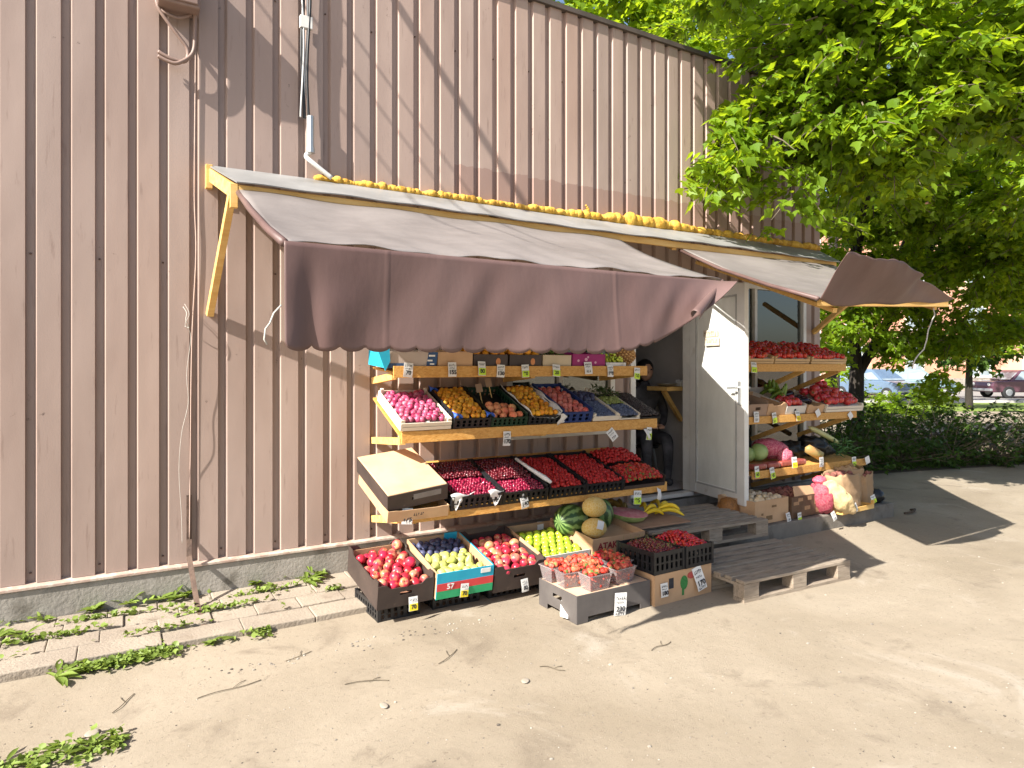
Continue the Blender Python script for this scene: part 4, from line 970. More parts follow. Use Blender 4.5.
c, M = box_thing('fruit_box', 'dark brown box of red apples between the striped box and the green apples', 'box', (2.128, -1.12, .075), 11, 0, 1)
walls(c, .40, .56, .17, DARKCARD, t=.007, front=.155, corner=.028, hole=(.045, .085, .105), im=CARD_IN)
liner(c, .40, .56, .10, MATS['red_shade_paper'])
heap(['apple_p', 'apple_r', 'apple_p'], 'apple', M, .012, .388, .012, .53, .135, .036, 'red and yellow apple in the dark box next to the striped box', 'apple', 'red apples in the middle dark box', sp=1.92, mound=.02, second=.1)
lg_ = thing('crate_support', 'low black plastic tray under the middle dark apple box', 'crate', (2.16, -1.0, .0))
lattice(lg_, .34, .42, .066, BLACKPL)
c, M = box_thing('fruit_box', 'white-fronted cardboard box of green apples in the ground row', 'box', (2.535, -1.10, .10), 11, 0, 0)
walls(c, .40, .54, .165, CARD, t=.006, front=.165, fm=WHITECARD, im=CARD_IN)
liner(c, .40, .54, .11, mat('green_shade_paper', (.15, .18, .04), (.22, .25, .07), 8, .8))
heap('apple_g', 'apple', M, .012, .388, .012, .46, .145, .033, 'green apple in the white-fronted box', 'apple', 'green apples in the white-fronted box', sp=2.0, jit=.12)
lg_ = thing('crate_support', 'upturned black plastic crate under the green apple box', 'crate', (2.56, -1.06, .0))
lattice(lg_, .35, .48, .092, BLACKPL)
c, M = box_thing('fruit_box', 'tan cardboard box lettered in dark red, carrying watermelons and melons', 'box', (2.945, -1.12, .02), 5, 0, 0)
walls(c, .50, .56, .315, CARD, t=.006, im=CARD_IN)
mb = MB(); mb.box(.0065, .0065, .25, .4935, .5535, .262); mb.build('inner_board', CARD_IN, c)
words('ATAK', .07, mat('dark_red_print', (.22, .02, .025), (.26, .03, .03), 9, .6), c, (.14, -.0015, .25), name='box_lettering', bold=.002)
mb = MB(); mb.box(.02, -.0014, .12, .45, -.0004, .175); mb.build('red_band', mat('dull_red_print', (.40, .12, .08), (.45, .16, .10), 9, .7), c)
def melon_mat(name, a, b_, sc, stripes=False):
    m = bpy.data.materials.new(name); nt, N, L, P = nodes_of(m)
    tc = N.new('ShaderNodeTexCoord'); mr = N.new('ShaderNodeMapRange'); mx = N.new('ShaderNodeMix'); mx.data_type = 'RGBA'
    if stripes:
        sp_ = N.new('ShaderNodeSeparateXYZ'); L.new(tc.outputs['Object'], sp_.inputs[0])
        at = N.new('ShaderNodeMath'); at.operation = 'ARCTAN2'; L.new(sp_.outputs[1], at.inputs[0]); L.new(sp_.outputs[2], at.inputs[1])
        nz = N.new('ShaderNodeTexNoise'); nz.inputs['Scale'].default_value = 26; nz.inputs['Detail'].default_value = 4; L.new(tc.outputs['Object'], nz.inputs['Vector'])
        ad = N.new('ShaderNodeMath'); ad.operation = 'MULTIPLY_ADD'; L.new(nz.outputs['Fac'], ad.inputs[0]); ad.inputs[1].default_value = .55; L.new(at.outputs[0], ad.inputs[2])
        ml = N.new('ShaderNodeMath'); ml.operation = 'MULTIPLY'; L.new(ad.outputs[0], ml.inputs[0]); ml.inputs[1].default_value = 11
        sn = N.new('ShaderNodeMath'); sn.operation = 'SINE'; L.new(ml.outputs[0], sn.inputs[0]); L.new(sn.outputs[0], mr.inputs['Value']); mr.inputs['From Min'].default_value = -.3; mr.inputs['From Max'].default_value = .4
    else:
        vo = N.new('ShaderNodeTexVoronoi'); vo.feature = 'DISTANCE_TO_EDGE'; vo.inputs['Scale'].default_value = sc; L.new(tc.outputs['Object'], vo.inputs['Vector'])
        L.new(vo.outputs['Distance'], mr.inputs['Value']); mr.inputs['From Min'].default_value = .02; mr.inputs['From Max'].default_value = .14
    mx.inputs['A'].default_value = rgba(a); mx.inputs['B'].default_value = rgba(b_); L.new(mr.outputs['Result'], mx.inputs['Factor']); L.new(mx.outputs['Result'], P.inputs['Base Color'])
    P.inputs['Roughness'].default_value = .4 if stripes else .7
    return m
WMEL = melon_mat('watermelon_rind', (.025, .065, .015), (.17, .27, .08), 1, True)
MEL = melon_mat('melon_rind', (.60, .46, .20), (.56, .36, .09), 45)
def melon(name, label, loc, r, sc, rot, m, cat):
    o = MB().ball((0, 0, 0), r, 28, 18, sc=sc).build(name, m, smooth=True, loc=loc); o.rotation_euler = rot; return tag(o, label, cat)
melon('watermelon', 'striped watermelon behind the green apples, left of the two melons', (2.98, -.82, .405), .125, (1.25, 1, 1), (0, R(6), R(20)), WMEL, 'watermelon')
melon('watermelon', 'striped watermelon right of the two yellow melons', (3.29, -.76, .415), .125, (1.1, 1, 1), (R(40), R(70), 0), WMEL, 'watermelon')
melon('melon', 'yellow netted melon balanced on top of another melon', (3.10, -.96, .52), .078, (1.25, 1, 1), (0, R(4), R(-12)), MEL, 'melon')
melon('melon', 'yellow netted melon lying under the upper melon on the tan box', (3.06, -1.01, .375), .075, (1.3, 1, 1), (0, 0, R(-20)), MEL, 'melon')
# tray with half watermelon and bananas on the back pallet
c, M = box_thing('cardboard_sheet', 'flat cardboard sheet carrying bananas and a cut watermelon', 'cardboard', (3.50, -1.03, .312), 0, 0, -2)
mb = MB(); mb.box(0, 0, 0, .53, .44, .012); mb.build('sheet', mat('worn_card', (.30, .17, .11), (.38, .23, .14), 6, .85), c)
wm = thing('cut_watermelon', 'cut watermelon half under cling film, pink flesh upward beside the bananas', 'watermelon', (3.56, -.82, .40), (R(10), R(6), R(-25)))
prof_ = [(.001, -.075), (.06, -.07), (.11, -.04), (.13, 0.0)]
MB().lathe(prof_, 24, M=Matrix.Diagonal((1.25, .85, 1, 1))).build('rind', mat('pale_rind', (.42, .50, .20), (.30, .40, .12), 30, .5), wm, smooth=True)
MB().lathe([(.130, 0), (.116, .004), (.001, .010)], 24, M=Matrix.Diagonal((1.25, .85, 1, 1))).build('flesh', mat('melon_flesh', (.56, .17, .19), (.62, .28, .28), 20, .25, coat=.5), wm, smooth=True)
def bananas(label, loc, rz, n, m, s=1.0):
    r_ = thing('banana_bunch', label, 'bananas', loc, (0, 0, R(rz)))
    for i in range(n):
        a = (i - (n - 1) / 2) * .30; pts = [(0, 0, .055)]
        P_ = []
        for k in range(8):
            t = k / 7; P_.append((.16 * s * math.sin(t * 1.6) * math.cos(a) + .015 * i, .17 * s * (t) * math.sin(a) * 1.6, .035 + .028 * (i % 2) + .045 * math.sin(math.pi * t) * (1 - t * .3)))
        b_ = MB().tube(P_, [.006, .012, .017, .0185, .0185, .017, .012, .005], 8); b_.build('banana', m, r_, smooth=True)
    return r_
bananas('yellow banana bunch on the cardboard sheet, left bunch beside the watermelon half', (3.72, -.82, .318), 25, 4, BANANA)
bananas('larger yellow banana bunch at the right end of the cardboard sheet', (3.86, -.80, .318), 10, 6, BANANA, 1.1)
bananas('small overripe brownish banana bunch behind the cut watermelon', (3.70, -.60, .318), 80, 4, mat('overripe_peel', (.30, .20, .04), (.14, .09, .02), 18, .5), .9)

# ------------------------------------------------------------------ strawberry punnets on the upturned grey box
c, M = box_thing('upturned_box', 'upturned grey cardboard box under the strawberry punnets', 'box', (2.405, -1.69, 0), 0, 0, 1)
w, d_, h = .61, .42, .178
def footed(L, hh, M_, nm):
    b = MB(); xs_ = [0, .06, .09, L / 2 - .05, L / 2 + .05, L - .09, L - .06, L]; zs_ = [0, .035, .10, .125, hh]
    sk_ = [(2, 0), (3, 0), (4, 0)] + ([(3, 2)] if L < .5 else [])
    b.plate(xs_, zs_, .007, sk_, M=M_); b.build(nm, GREYCARD, c, bevel=.003)
RZ = Matrix.Rotation(R(90), 4, 'Z')
footed(w, h, Matrix(), 'front_panel'); footed(w, h, Matrix.Translation((0, d_ - .007, 0)), 'back_panel')
for x in (.007, w): footed(d_ - .016, h, Matrix.Translation((x, .008, 0)) @ RZ, 'side_panel')
mb = MB(); mb.box(.008, .008, h - .016, w - .008, d_ - .008, h - .006); mb.build('box_top', mat('raw_card', (.56, .38, .25), (.62, .44, .30), 5, .85), c)
PUN = glass_mat('clear_plastic', (.96, .94, .94), .03)
_n = PUN.node_tree.nodes; _l = PUN.node_tree.links; _d = _n.new('ShaderNodeBsdfDiffuse'); _d.inputs['Color'].default_value = (.80, .70, .70, 1)
_m = _n.new('ShaderNodeMixShader'); _m.inputs[0].default_value = .20; _o = _n['Material Output']; _s = _o.inputs['Surface'].links[0].from_socket
_l.new(_s, _m.inputs[1]); _l.new(_d.outputs[0], _m.inputs[2]); _l.new(_m.outputs[0], _o.inputs['Surface'])
pw, pd, ph = .178, .128, .098
pun_pos = [(.005, .28, 'far left'), (.205, .285, 'far middle'), (.40, .28, 'far right'), (.01, .15, 'middle left'), (.20, .15, 'second row centre'), (.415, .16, 'middle right'), (.115, .012, 'nearest, at the front edge'), (.345, .03, 'front right')]
n_s = 0
for k, (x, y, where) in enumerate(pun_pos):
    pr0 = thing('punnet', f'clear plastic punnet of strawberries on the grey box, {where}', 'punnet', M @ Vector((x, y, h - .004)), (0, 0, R(rr(-6, 6))), 'strawberry punnets on the grey box')
    Mp = Matrix.Translation(pr0.location) @ pr0.rotation_euler.to_matrix().to_4x4()
    b = MB(); i_ = .016
    lo_ = [(i_, i_, 0), (pw - i_, i_, 0), (pw - i_, pd - i_, 0), (i_, pd - i_, 0)]; hi_ = [(0, 0, ph), (pw, 0, ph), (pw, pd, ph), (0, pd, ph)]
    b.add(lo_ + hi_, [(0, 3, 2, 1), (0, 1, 5, 4), (1, 2, 6, 5), (2, 3, 7, 6), (3, 0, 4, 7)]); b.build('plastic_tub', PUN, pr0)
    b = MB(); rt = .006
    b.box(-rt, -rt, ph - .002, pw + rt, 0, ph + .004); b.box(-rt, pd, ph - .002, pw + rt, pd + rt, ph + .004); b.box(-rt, 0, ph - .002, 0, pd, ph + .004); b.box(pw, 0, ph - .002, pw + rt, pd, ph + .004)
    b.build('rim', PUN, pr0)
    lab, grp = f'strawberry in the {where} punnet on the grey box', f'strawberries in the {where} punnet'
    kk = ['straw_l', 'straw_l', 'straw'] if k != 2 else ['straw', 'straw', 'straw_l']
    n_s += heap(kk, 'strawberry', Mp, .004, pw - .004, .004, pd - .004, ph + .002, .0175, lab, 'strawberry', grp, mound=.022, sp=1.75, limit=30)
    b = MB()                                                     # the hidden lower berries fill each tub as one mass
    mass('', None, Mp, .016, pw - .016, .012, .045, .03, .017, into=b); mass('', None, Mp, .012, pw - .012, .010, .04, .058, .017, into=b)
    mass('', None, Mp, .016, pw - .016, pd - .045, pd - .012, .035, .017, into=b); mass('', None, Mp, .016, pw - .016, .045, pd - .045, .06, .017, into=b)
    rest = b.build('berry_fill', STRAW_L if k % 2 else STRAW, pr0, smooth=True); rest.matrix_parent_inverse = Mp.inverted(); rest['kind'] = 'stuff'

# ------------------------------------------------------------------ box with the watermelon print and two black crates of cherries
c, M = box_thing('printed_box', 'tan cardboard box with a watermelon print under two black cherry crates', 'box', (3.035, -1.70, 0), 0, 0, 2)
walls(c, .55, .37, .205, CARD, t=.006, hole=None)
mb = MB(); mb.box(.0065, .0065, .195, .5435, .3635, .2045); mb.build('top_flap', CARD, c)
mb = MB(); mb.box(.13, -.0016, .095, .175, -.0004, .165); mb.box(.395, -.0016, .10, .44, -.0004, .165); mb.build('hand_hole', INK, c)
mb = MB(); mb.lathe([(.001, -.0012), (.042, -.001), (.042, .001), (.001, .0012)], 16, M=Matrix.Translation((.275, -.0015, .115)) @ Matrix.Rotation(R(90), 4, 'X') @ Matrix.Diagonal((.85, 1.15, 1, 1))); mb.box(.255, -.0016, .03, .275, -.0004, .075)
mb.build('watermelon_print', mat('print_green', (.03, .16, .04), (.05, .24, .06), 60, .6), c)
mb = MB(); mb.lathe([(.001, -.0012), (.034, -.001), (.034, .001), (.001, .0012)], 16, M=Matrix.Translation((.345, -.0024, .155)) @ Matrix.Rotation(R(90), 4, 'X') @ Matrix.Diagonal((1.1, .7, 1, 1))); mb.build('slice_print', mat('print_red', (.45, .06, .05), (.40, .10, .08), 40, .6), c)
for k, (x, w_, lab) in enumerate(((3.03, .285, 'black lattice crate of dark cherries on the watermelon-print box'), (3.322, .27, 'black lattice crate of bright red cherries beside the pallets'))):
    c, M = box_thing('fruit_crate', lab, 'crate', (x, -1.70, .208), 0, 0, 2)
    lattice(c, w_, .37, .145, BLACKPL, t=.010); liner(c, w_, .37, .10, BLACKPL)
    kk = 'cherry_d' if k == 0 else 'cherry'
    heap(kk, 'cherry', M, .012, w_ - .012, .012, .36, .128, .0135, ('dark red cherry in the left black crate on the printed box', 'bright red cherry in the right black crate on the printed box')[k], 'cherry', ('dark cherries in the left crate', 'bright cherries in the right crate')[k], mound=(.035, .065)[k], sp=1.70, jit=.4, limit=(150, 150)[k])
    if k == 0:
        stx = MB()
        for i in range(60):
            a = Vector((rr(.02, w_ - .02), rr(.02, .34), .15 + rr(0, .02))); stx.tube([M @ a, M @ (a + Vector((rr(-.02, .02), rr(-.02, .02), rr(.01, .03))))], .0012, 4)
        tag(stx.build('cherry_stalks', mat('olive_stalk', (.22, .20, .05), (.28, .24, .08), 20, .7)), 'olive stalks poking out of the dark cherries', 'stalks', None, 'stuff')

# ------------------------------------------------------------------ pallets
def pallet(label, loc, rz, w=1.2, d=.8):
    r_ = thing('pallet', label, 'pallet', loc, (0, 0, R(rz)), 'wooden pallets laid as steps')
    bw = [.080, .064, .068, .064, .068, .064, .080]; gap = (d - sum(bw)) / 6; y = 0
    for i in range(7):
        b = MB(); b.box(0 + rr(-.004, .004), y, .122, w + rr(-.004, .004), y + bw[i], .144 + rr(-.002, .002)); b.build('top_board', OLDWOOD, r_, bevel=.004); y += bw[i] + gap
    for x in (0, w / 2 - .0725, w - .145):
        b = MB(); b.box(x, .002, .10, x + .145, d - .002, .121); b.build('stringer', OLDWOOD, r_)
        for yy in (0, d / 2 - .05, d - .10):
            b = MB(); b.box(x + .002, yy + .001, .022, x + .143, yy + .099, .0995); b.build('block', OLDWOOD, r_, bevel=.003)
    for yy in (0, d / 2 - .05, d - .10):
        b = MB(); b.box(0, yy, 0, w, yy + .10, .0215); b.build('bottom_board', OLDWOOD, r_)
    return r_
pallet('grey weathered pallet lying on the ground in front of the doorway', (3.60, -1.955, .0), -3, 1.10, .70)
pallet('grey weathered pallet raised on the concrete step below the open door', (3.56, -1.17, .147), -3, 1.2, .72)
TAGS = [
    (1.765, -0.506, 1.571, 'plain', '70', 3, 'left end of the top shelf edge'),
    (2.115, -0.506, 1.574, 'plain', '155', -2, 'top shelf edge below the plain tan box'),
    (2.365, -0.506, 1.581, 'lime', '80', 0, 'top shelf edge below the first black orange box'),
    (2.532, -0.506, 1.561, 'plain', '130', 2, 'top shelf edge below the gap between the black orange boxes'),
    (2.757, -0.506, 1.56, 'lime', '90', -2, 'top shelf edge below the second black orange box'),
    (3.056, -0.506, 1.563, 'lime', '20', 2, 'top shelf edge below the pale leaf box'),
    (3.382, -0.506, 1.583, 'plain', '', -2, 'top shelf edge below the magenta box'),
    (3.619, -0.506, 1.557, 'plain', '190', 1, 'top shelf edge below the grapes'),
    (3.918, -0.506, 1.533, 'lime', '60', 3, 'top shelf edge near the pineapple'),
    (2.494, -0.667, 1.051, 'plain', '170', 0, 'middle shelf edge below the large peaches'),
    (3.508, -0.67, 1.028, 'plain', '', -38, 'middle shelf edge, tilted, below the blueberries'),
    (3.913, -0.667, 1.015, 'lime', '90', 4, 'right end of the middle shelf edge'),
    (1.616, -0.868, 0.604, 'plain', '175', 5, 'left end of the lowest shelf edge'),
    (2.526, -0.868, 0.61, 'plain', '140', -10, 'lowest shelf edge below the second cherry crate'),
    (3.606, -0.87, 0.527, 'lime', '95', 6, 'lowest shelf edge near its right end'),
    (1.551, -1.135, 0.118, 'yellow', '70', 3, 'front of the left-end apple box'),
    (1.903, -1.14, 0.143, 'yellow', '70', 4, 'front of the striped box'),
    (2.364, -1.14, 0.098, 'plain', '80', 2, 'front of the middle dark apple box'),
    (2.839, -0.6, 0.332, 'blank', '', 2, 'back of the green apple box'),
    (3.031, -1.12, 0.424, 'blank', '', 18, 'side of the yellow melons'),
    (2.737, -1.702, 0.075, 'big', '230', 0, 'front of the grey strawberry box'),
    (3.112, -1.705, 0.101, 'plain', '180', -3, 'left side of the watermelon-print box'),
    (3.443, -1.7, 0.126, 'big', '170', -18, 'right side of the watermelon-print box'),
    (5.196, -0.716, 1.586, 'lime', '', 8, 'top vegetable shelf edge beside the door'),
    (5.232, -0.716, 1.11, 'plain', '', 3, 'middle vegetable shelf edge beside the door'),
    (5.493, -0.716, 1.09, 'lime', '', -4, 'middle vegetable shelf edge below the tan flaps'),
    (5.851, -0.716, 1.096, 'yellow', '', 4, 'middle vegetable shelf edge below the cucumbers'),
    (6.167, -0.72, 1.115, 'blank', '', -25, 'middle vegetable shelf edge below the aubergine'),
    (6.723, -0.72, 1.068, 'blank', '', -35, 'right end of the middle vegetable shelf edge'),
    (5.166, -0.776, 0.595, 'lime', '60', 2, 'lowest vegetable shelf edge beside the door'),
    (5.387, -0.776, 0.567, 'lime', '45', -3, 'lowest vegetable shelf edge below the cabbages'),
    (5.683, -0.8, 0.65, 'yellow', '', -5, 'red net packs on the lowest vegetable shelf'),
    (6.143, -0.776, 0.618, 'plain', '', 4, 'lowest vegetable shelf edge below the pumpkin slice'),
    (6.69, -0.78, 0.583, 'lime', '', -5, 'lowest vegetable shelf edge below the leek'),
    (6.901, -0.8, 0.587, 'blank', '', -15, 'right end of the lowest vegetable shelf edge'),
    (5.359, -0.975, 0.185, 'plain', '', -6, 'front of the onion box'),
    (5.52, -0.975, 0.162, 'lime', '', -4, 'front of the brown patterned box'),
    (5.893, -1.08, 0.154, 'plain', '', -25, 'red net bag by the paper sacks'),
    (6.207, -1.1, 0.205, 'plain', '', -16, 'front of the big potato sack'),
    (6.644, -1.02, 0.231, 'lime', '', -22, 'small end sack of potatoes'),
]
# ------------------------------------------------------------------ price tags
SIZES = {'plain': (.070, .104), 'lime': (.070, .108), 'yellow': (.070, .104), 'blank': (.07, .078), 'big': (.085, .155)}
ST = {'plain': 'white price tag', 'lime': 'lime-bottomed price tag', 'yellow': 'yellow-bottomed price tag', 'blank': 'plain white price card', 'big': 'large white price sheet'}
for (x, y, z, st_, tx, lean, where) in TAGS:
    w, h = SIZES[st_]
    if z < .45 and st_ != 'big': w, h = w * .85, h * .85
    w *= rr(.92, 1.06); h *= rr(.92, 1.06)
    tg = thing('price_tag', f'{ST[st_]} {"on the " if not where.startswith(("left", "right")) else "at the "}{where}', 'price tag', (x, y - .004, z), (R(rr(-9, 2)), R(lean + rr(-4, 4)), R(rr(-9, 9))), 'price tags')
    b = MB(); b.sheet(lambda u, v: ((u - .5) * w, -.006 * math.sin(3 * v) * (1 - v), (v - .5) * h), 4, 6); b.build('card', PAPER, tg, solid=.001)
    if st_ in ('lime', 'yellow'):
        b = MB(); b.box(-w * .46, -.0085, -h * .46, w * .46, -.0075, h * .02); b.build('colour_patch', LIME if st_ == 'lime' else YELLOWINK, tg)
    if st_ != 'blank':
        scribble(-w * .4, w * .4, h * .22, h * .16, -.0062, 5, tg)
        if st_ in ('plain', 'big'): scribble(-w * .38, w * .3, h * .05, h * .09, -.0068, 6, tg)
        if st_ == 'big': scribble(-w * .4, w * .4, -h * .45, h * .12, -.0065, 5, tg)
        if tx: words(tx, h * (.40 if st_ != 'big' else .30), INK, tg, (0, -.0092, -h * .2), name='price_print', bold=.0012)
        else: scribble(-w * .3, w * .3, -h * .36, h * .24, -.0088, 3, tg)

# ------------------------------------------------------------------ right stand: tomatoes, cucumbers, cabbages
Y, Z = -.70, 1.622
for k, (x, w, lab) in enumerate(((5.13, .37, 'wooden crate of small red tomatoes half hidden by the open door'), (5.52, .55, 'middle wooden crate of red tomatoes on the top vegetable shelf'), (6.09, .57, 'right-hand wooden crate of red tomatoes at the top shelf end'))):
    c, M = box_thing('vegetable_crate', lab, 'crate', (x, Y, Z), 19, 0, (0, 1, -1)[k])
    slatted(c, w, .48, .075, mat('raw_crate_wood', (.50, .33, .16), (.58, .40, .22), 4, .75, .2, 40, stretch=(1, 6, 6)), .055)
    liner(c, w, .48, .045, WHITECARD)
    heap('tomato', 'tomato', M, .012, w - .012, .012, .47, .068, .030, ('red tomato in the crate half hidden by the door', 'red tomato in the middle top-shelf crate', 'red tomato in the right-hand top-shelf crate')[k], 'tomato', ('tomatoes by the door', 'tomatoes in the middle crate', 'tomatoes in the right crate')[k], sp=1.95, mound=.01)
Y, Z = -.695, 1.115
c, M = box_thing('vegetable_box', 'grey-brown cardboard box with a dark hand hole on the middle vegetable shelf', 'box', (5.13, Y, Z), 14, 0, 0)
walls(c, .27, .42, .15, mat('dull_card', (.30, .20, .14), (.36, .25, .18), 5, .85), t=.005, front=.12, hole=(.035, .06, .09))
c, M = box_thing('vegetable_box', 'tan cardboard box with an uneven torn front flap on the middle vegetable shelf', 'box', (5.41, Y, Z), 14, 0, 0)
walls(c, .27, .42, .10, CARD, t=.005, corner=.02)
c, M = box_thing('vegetable_crate', 'pale sloping crate with cucumbers behind red peppers', 'crate', (5.69, Y, Z), 17, 0, 3)
walls(c, .33, .55, .10, WHITECARD, t=.007, front=.085)
MB().box(.13, -.0015, .035, .16, -.0005, .055).build('print_mark', INK, c)
heap('cuke', 'cucumber', M, .05, .30, .20, .52, .125, .032, 'green cucumber in the pale sloping crate', 'cucumber', 'cucumbers in the pale crate', lie=False, limit=14, sp=1.6, mound=.05)
heap('tomato_p', 'red_pepper', M, .03, .30, .015, .22, .10, .036, 'red pepper in front of the cucumbers', 'pepper', 'red peppers in front of the cucumbers', mound=.01)
c, M = box_thing('vegetable_box', 'low tan cardboard box of aubergines between the peppers and big tomatoes', 'box', (6.03, Y, Z), 15, 0, 0)
walls(c, .26, .45, .075, CARD, t=.005, corner=.015)
heap('eggp', 'aubergine', M, .02, .24, .10, .44, .095, .04, 'glossy black aubergine in the low tan box', 'aubergine', 'aubergines in the low tan box', lie=True, limit=7, sp=2)
c, M = box_thing('vegetable_crate', 'whitewashed crate of large pink-red tomatoes at the middle shelf end', 'crate', (6.30, Y - .02, Z), 18, 0, -2)
slatted(c, .62, .46, .075, WCRATE, .065); liner(c, .62, .46, .05, WHITECARD)
heap('tomato_p', 'tomato', M, .015, .60, .015, .45, .088, .041, 'large pink-red tomato in the whitewashed end crate', 'tomato', 'large tomatoes in the end crate', mound=.05, second=.15)
# lowest shelf
for (x, y, z, r, lab) in ((5.33, -.52, .72, .082, 'pale green cabbage lowest at the door end of the shelf'), (5.27, -.42, .83, .085, 'pale green cabbage stacked on top of two others'), (5.47, -.55, .735, .092, 'pale green cabbage beside the pink net bag')):
    o = MB().ball((0, 0, 0), r, 20, 14, sc=(1, 1, .92))
    o.v = [tuple(Vector(p) * (1 + .03 * math.sin(p[0] * 60 + p[2] * 30) + .03 * math.sin(p[1] * 50))) for p in o.v]
    o = o.build('cabbage', CABB, smooth=True, loc=(x, y, z)); o.rotation_euler = (rr(0, 6), rr(0, 6), 0); tag(o, lab, 'cabbage')
c, M = box_thing('squash', 'orange-brown squash against the door edge beside the cabbages', 'squash', (5.15, -.60, .70), 0, 0, 0)
MB().ball((0, 0, 0), .075, 16, 10, sc=(.9, .9, 1.1)).build('squash_body', mat('squash_skin', (.48, .24, .09), (.54, .30, .12), 8, .5), c, smooth=True)
NET = mat('pink_net', (.46, .06, .11), (.60, .20, .24), 70, .6, .6, 120, lo=.45, hi=.55)
def bag(name, label, cat, loc, size, m, seed, bumps=9, rot=(0, 0, 0), neck=0.0, amp=1.0):
    g = np.random.default_rng(seed); ph = g.uniform(0, 6.28, 6)
    b = MB().ball((0, 0, 0), 1, 26, 18)
    out = []
    for p in b.v:
        v_ = Vector(p); n_ = 1 + amp * .07 * math.sin(v_.x * bumps + ph[0]) * math.sin(v_.y * bumps + ph[1]) + amp * .06 * math.sin(v_.z * bumps + ph[2]) * math.cos(v_.x * bumps * .7 + ph[3])
        k_ = 1 - neck * max(0, v_.z) ** 2
        out.append((v_.x * n_ * size[0] * k_, v_.y * n_ * size[1] * k_, v_.z * n_ * size[2]))
    b.v = out; o = b.build(name, m, smooth=True, loc=loc); o.rotation_euler = rot; return tag(o, label, cat)
bag('net_bag', 'pink net bag of radishes slumped beside the cabbages', 'net bag', (5.70, -.52, .755), (.19, .13, .10), NET, 3, 13, (0, R(12), R(-20)))
bag('net_bag', 'pink net bag neck folded forward over the red packs', 'net bag', (5.73, -.66, .69), (.09, .07, .08), NET, 4, 9, (0, 0, 0))
BAGBLK = mat('black_bag_film', (.010, .011, .011), (.018, .020, .018), 9, .42, .8, 22)
for k, (x, lab) in enumerate(((5.26, 'red vegetable pack nearest the door on the lowest shelf edge'), (5.46, 'second red vegetable pack from the door on the lowest shelf edge'), (5.66, 'red vegetable pack with white marks in front of the pink net bag'), (5.86, 'red vegetable pack farthest from the door on the lowest shelf edge'))):
    o = MB(); o.box(-.095, -.05, 0, .095, .05, .055); o = o.build('vegetable_pack', mat('red_pack', (.26, .045, .035), (.36, .10, .07), 30, .4, c3=(.55, .45, .38), s3=16, lo3=.6, hi3=.66), bevel=.016, loc=(x, -.70, .605)); tag(o, lab, 'pack')
bag('dark_bag', 'crumpled black plastic bag of greens in the middle of the lowest vegetable shelf', 'plastic bag', (6.12, -.42, .70), (.17, .14, .10), BAGBLK, 5, 9, (0, R(10), 0), 0, 2.6)
bag('dark_bag', 'big glossy black plastic bag behind the leek', 'plastic bag', (6.50, -.45, .715), (.20, .16, .11), BAGBLK, 6, 8, (0, R(15), 0), 0, 2.6)
o = MB().lathe([(.001, -.05), (.06, -.045), (.075, 0), (.06, .045), (.001, .05)], 18, M=Matrix.Diagonal((1.7, .7, 1, 1))).build('pumpkin_slice', mat('pumpkin_slice_skin', (.42, .20, .07), (.30, .27, .10), 12, .5), smooth=True, loc=(6.20, -.66, .70)); o.rotation_euler = (R(20), R(25), R(-10)); tag(o, 'orange-brown pumpkin slice lying in front of the black bag', 'pumpkin')
LEEK = mat('pale_leek', (.58, .54, .28), (.46, .50, .20), 8, .5); 
o = m_long('leek', .52, .033, LEEK, .04, taper=.9); o = inst('leek', o, (6.60, -.52, .84), (R(0), R(24), R(-8))); tag(o, 'long pale leek lying across the black bag', 'leek')
lv = MB()
for i in range(46):
    a = Vector((rr(6.62, 6.85), rr(-.66, -.50), rr(.62, .76))); b_ = a + Vector((rr(.03, .20), rr(-.10, .04), rr(-.06, .06)))
    lv.tube([a, (a + b_) / 2 + Vector((0, 0, rr(.01, .05))), b_], [.004, .008, .001], 4)
tag(lv.build('spring_onions', mat('onion_green', (.035, .10, .025), (.06, .16, .03), 12, .5), smooth=True), 'dark green spring onions spilling over the right shelf end', 'spring onions')
# ground boxes on the step
c, M = box_thing('vegetable_box', 'tan cardboard box of onions standing on the step right of the pallets', 'box', (4.925, -.955, .150), 0, 0, 2)
walls(c, .49, .42, .215, CARD, t=.006, corner=0)
pm = MB(); pm.box(.24, -.0016, .14, .31, -.0004, .16); pm.box(.16, -.0016, .03, .25, -.0004, .07); pm.box(.09, -.0016, .08, .12, -.0004, .10); pm.build('box_print', mat('brown_print', (.16, .09, .04), (.22, .13, .06), 30, .7), c)
liner(c, .49, .42, .15, CARD_IN)
heap('onion', 'onion', M, .015, .475, .015, .40, .195, .033, 'pale onion in the tan cardboard box on the step', 'onion', 'onions in the tan box', mound=.025)
bag('net_bag', 'orange net bag of oranges slumped between the pallet and the onion box', 'net bag', (4.84, -.72, .265), (.10, .10, .11), mat('orange_net', (.34, .14, .03), (.20, .09, .03), 60, .6, .6, 110), 8, 11)
c, M = box_thing('vegetable_box', 'dark brown patterned box with a tan flap standing open', 'box', (5.44, -.955, .155), 0, 0, 2)
walls(c, .48, .42, .20, mat('dark_brown_print', (.10, .055, .03), (.15, .085, .05), 9, .7), t=.006)
mb = MB(); mb.prism([(0.06, 0), (.42, 0), (.36, .085), (.10, .10)], .005, M=Matrix.Translation((0, .01, .20)) @ Matrix.Rotation(R(-28), 4, 'X')); mb.build('open_flap', CARD, c)
pm = MB()
for x, z_ in ((.03, .12), (.20, .06), (.36, .10), (.38, .02), (.10, .15), (.25, .15)): pm.box(x, -.0016, z_, x + rr(.05, .10), -.0004, z_ + rr(.03, .05))
pm.build('box_print', mat('tan_print', (.40, .24, .13), (.30, .17, .09), 30, .7), c)
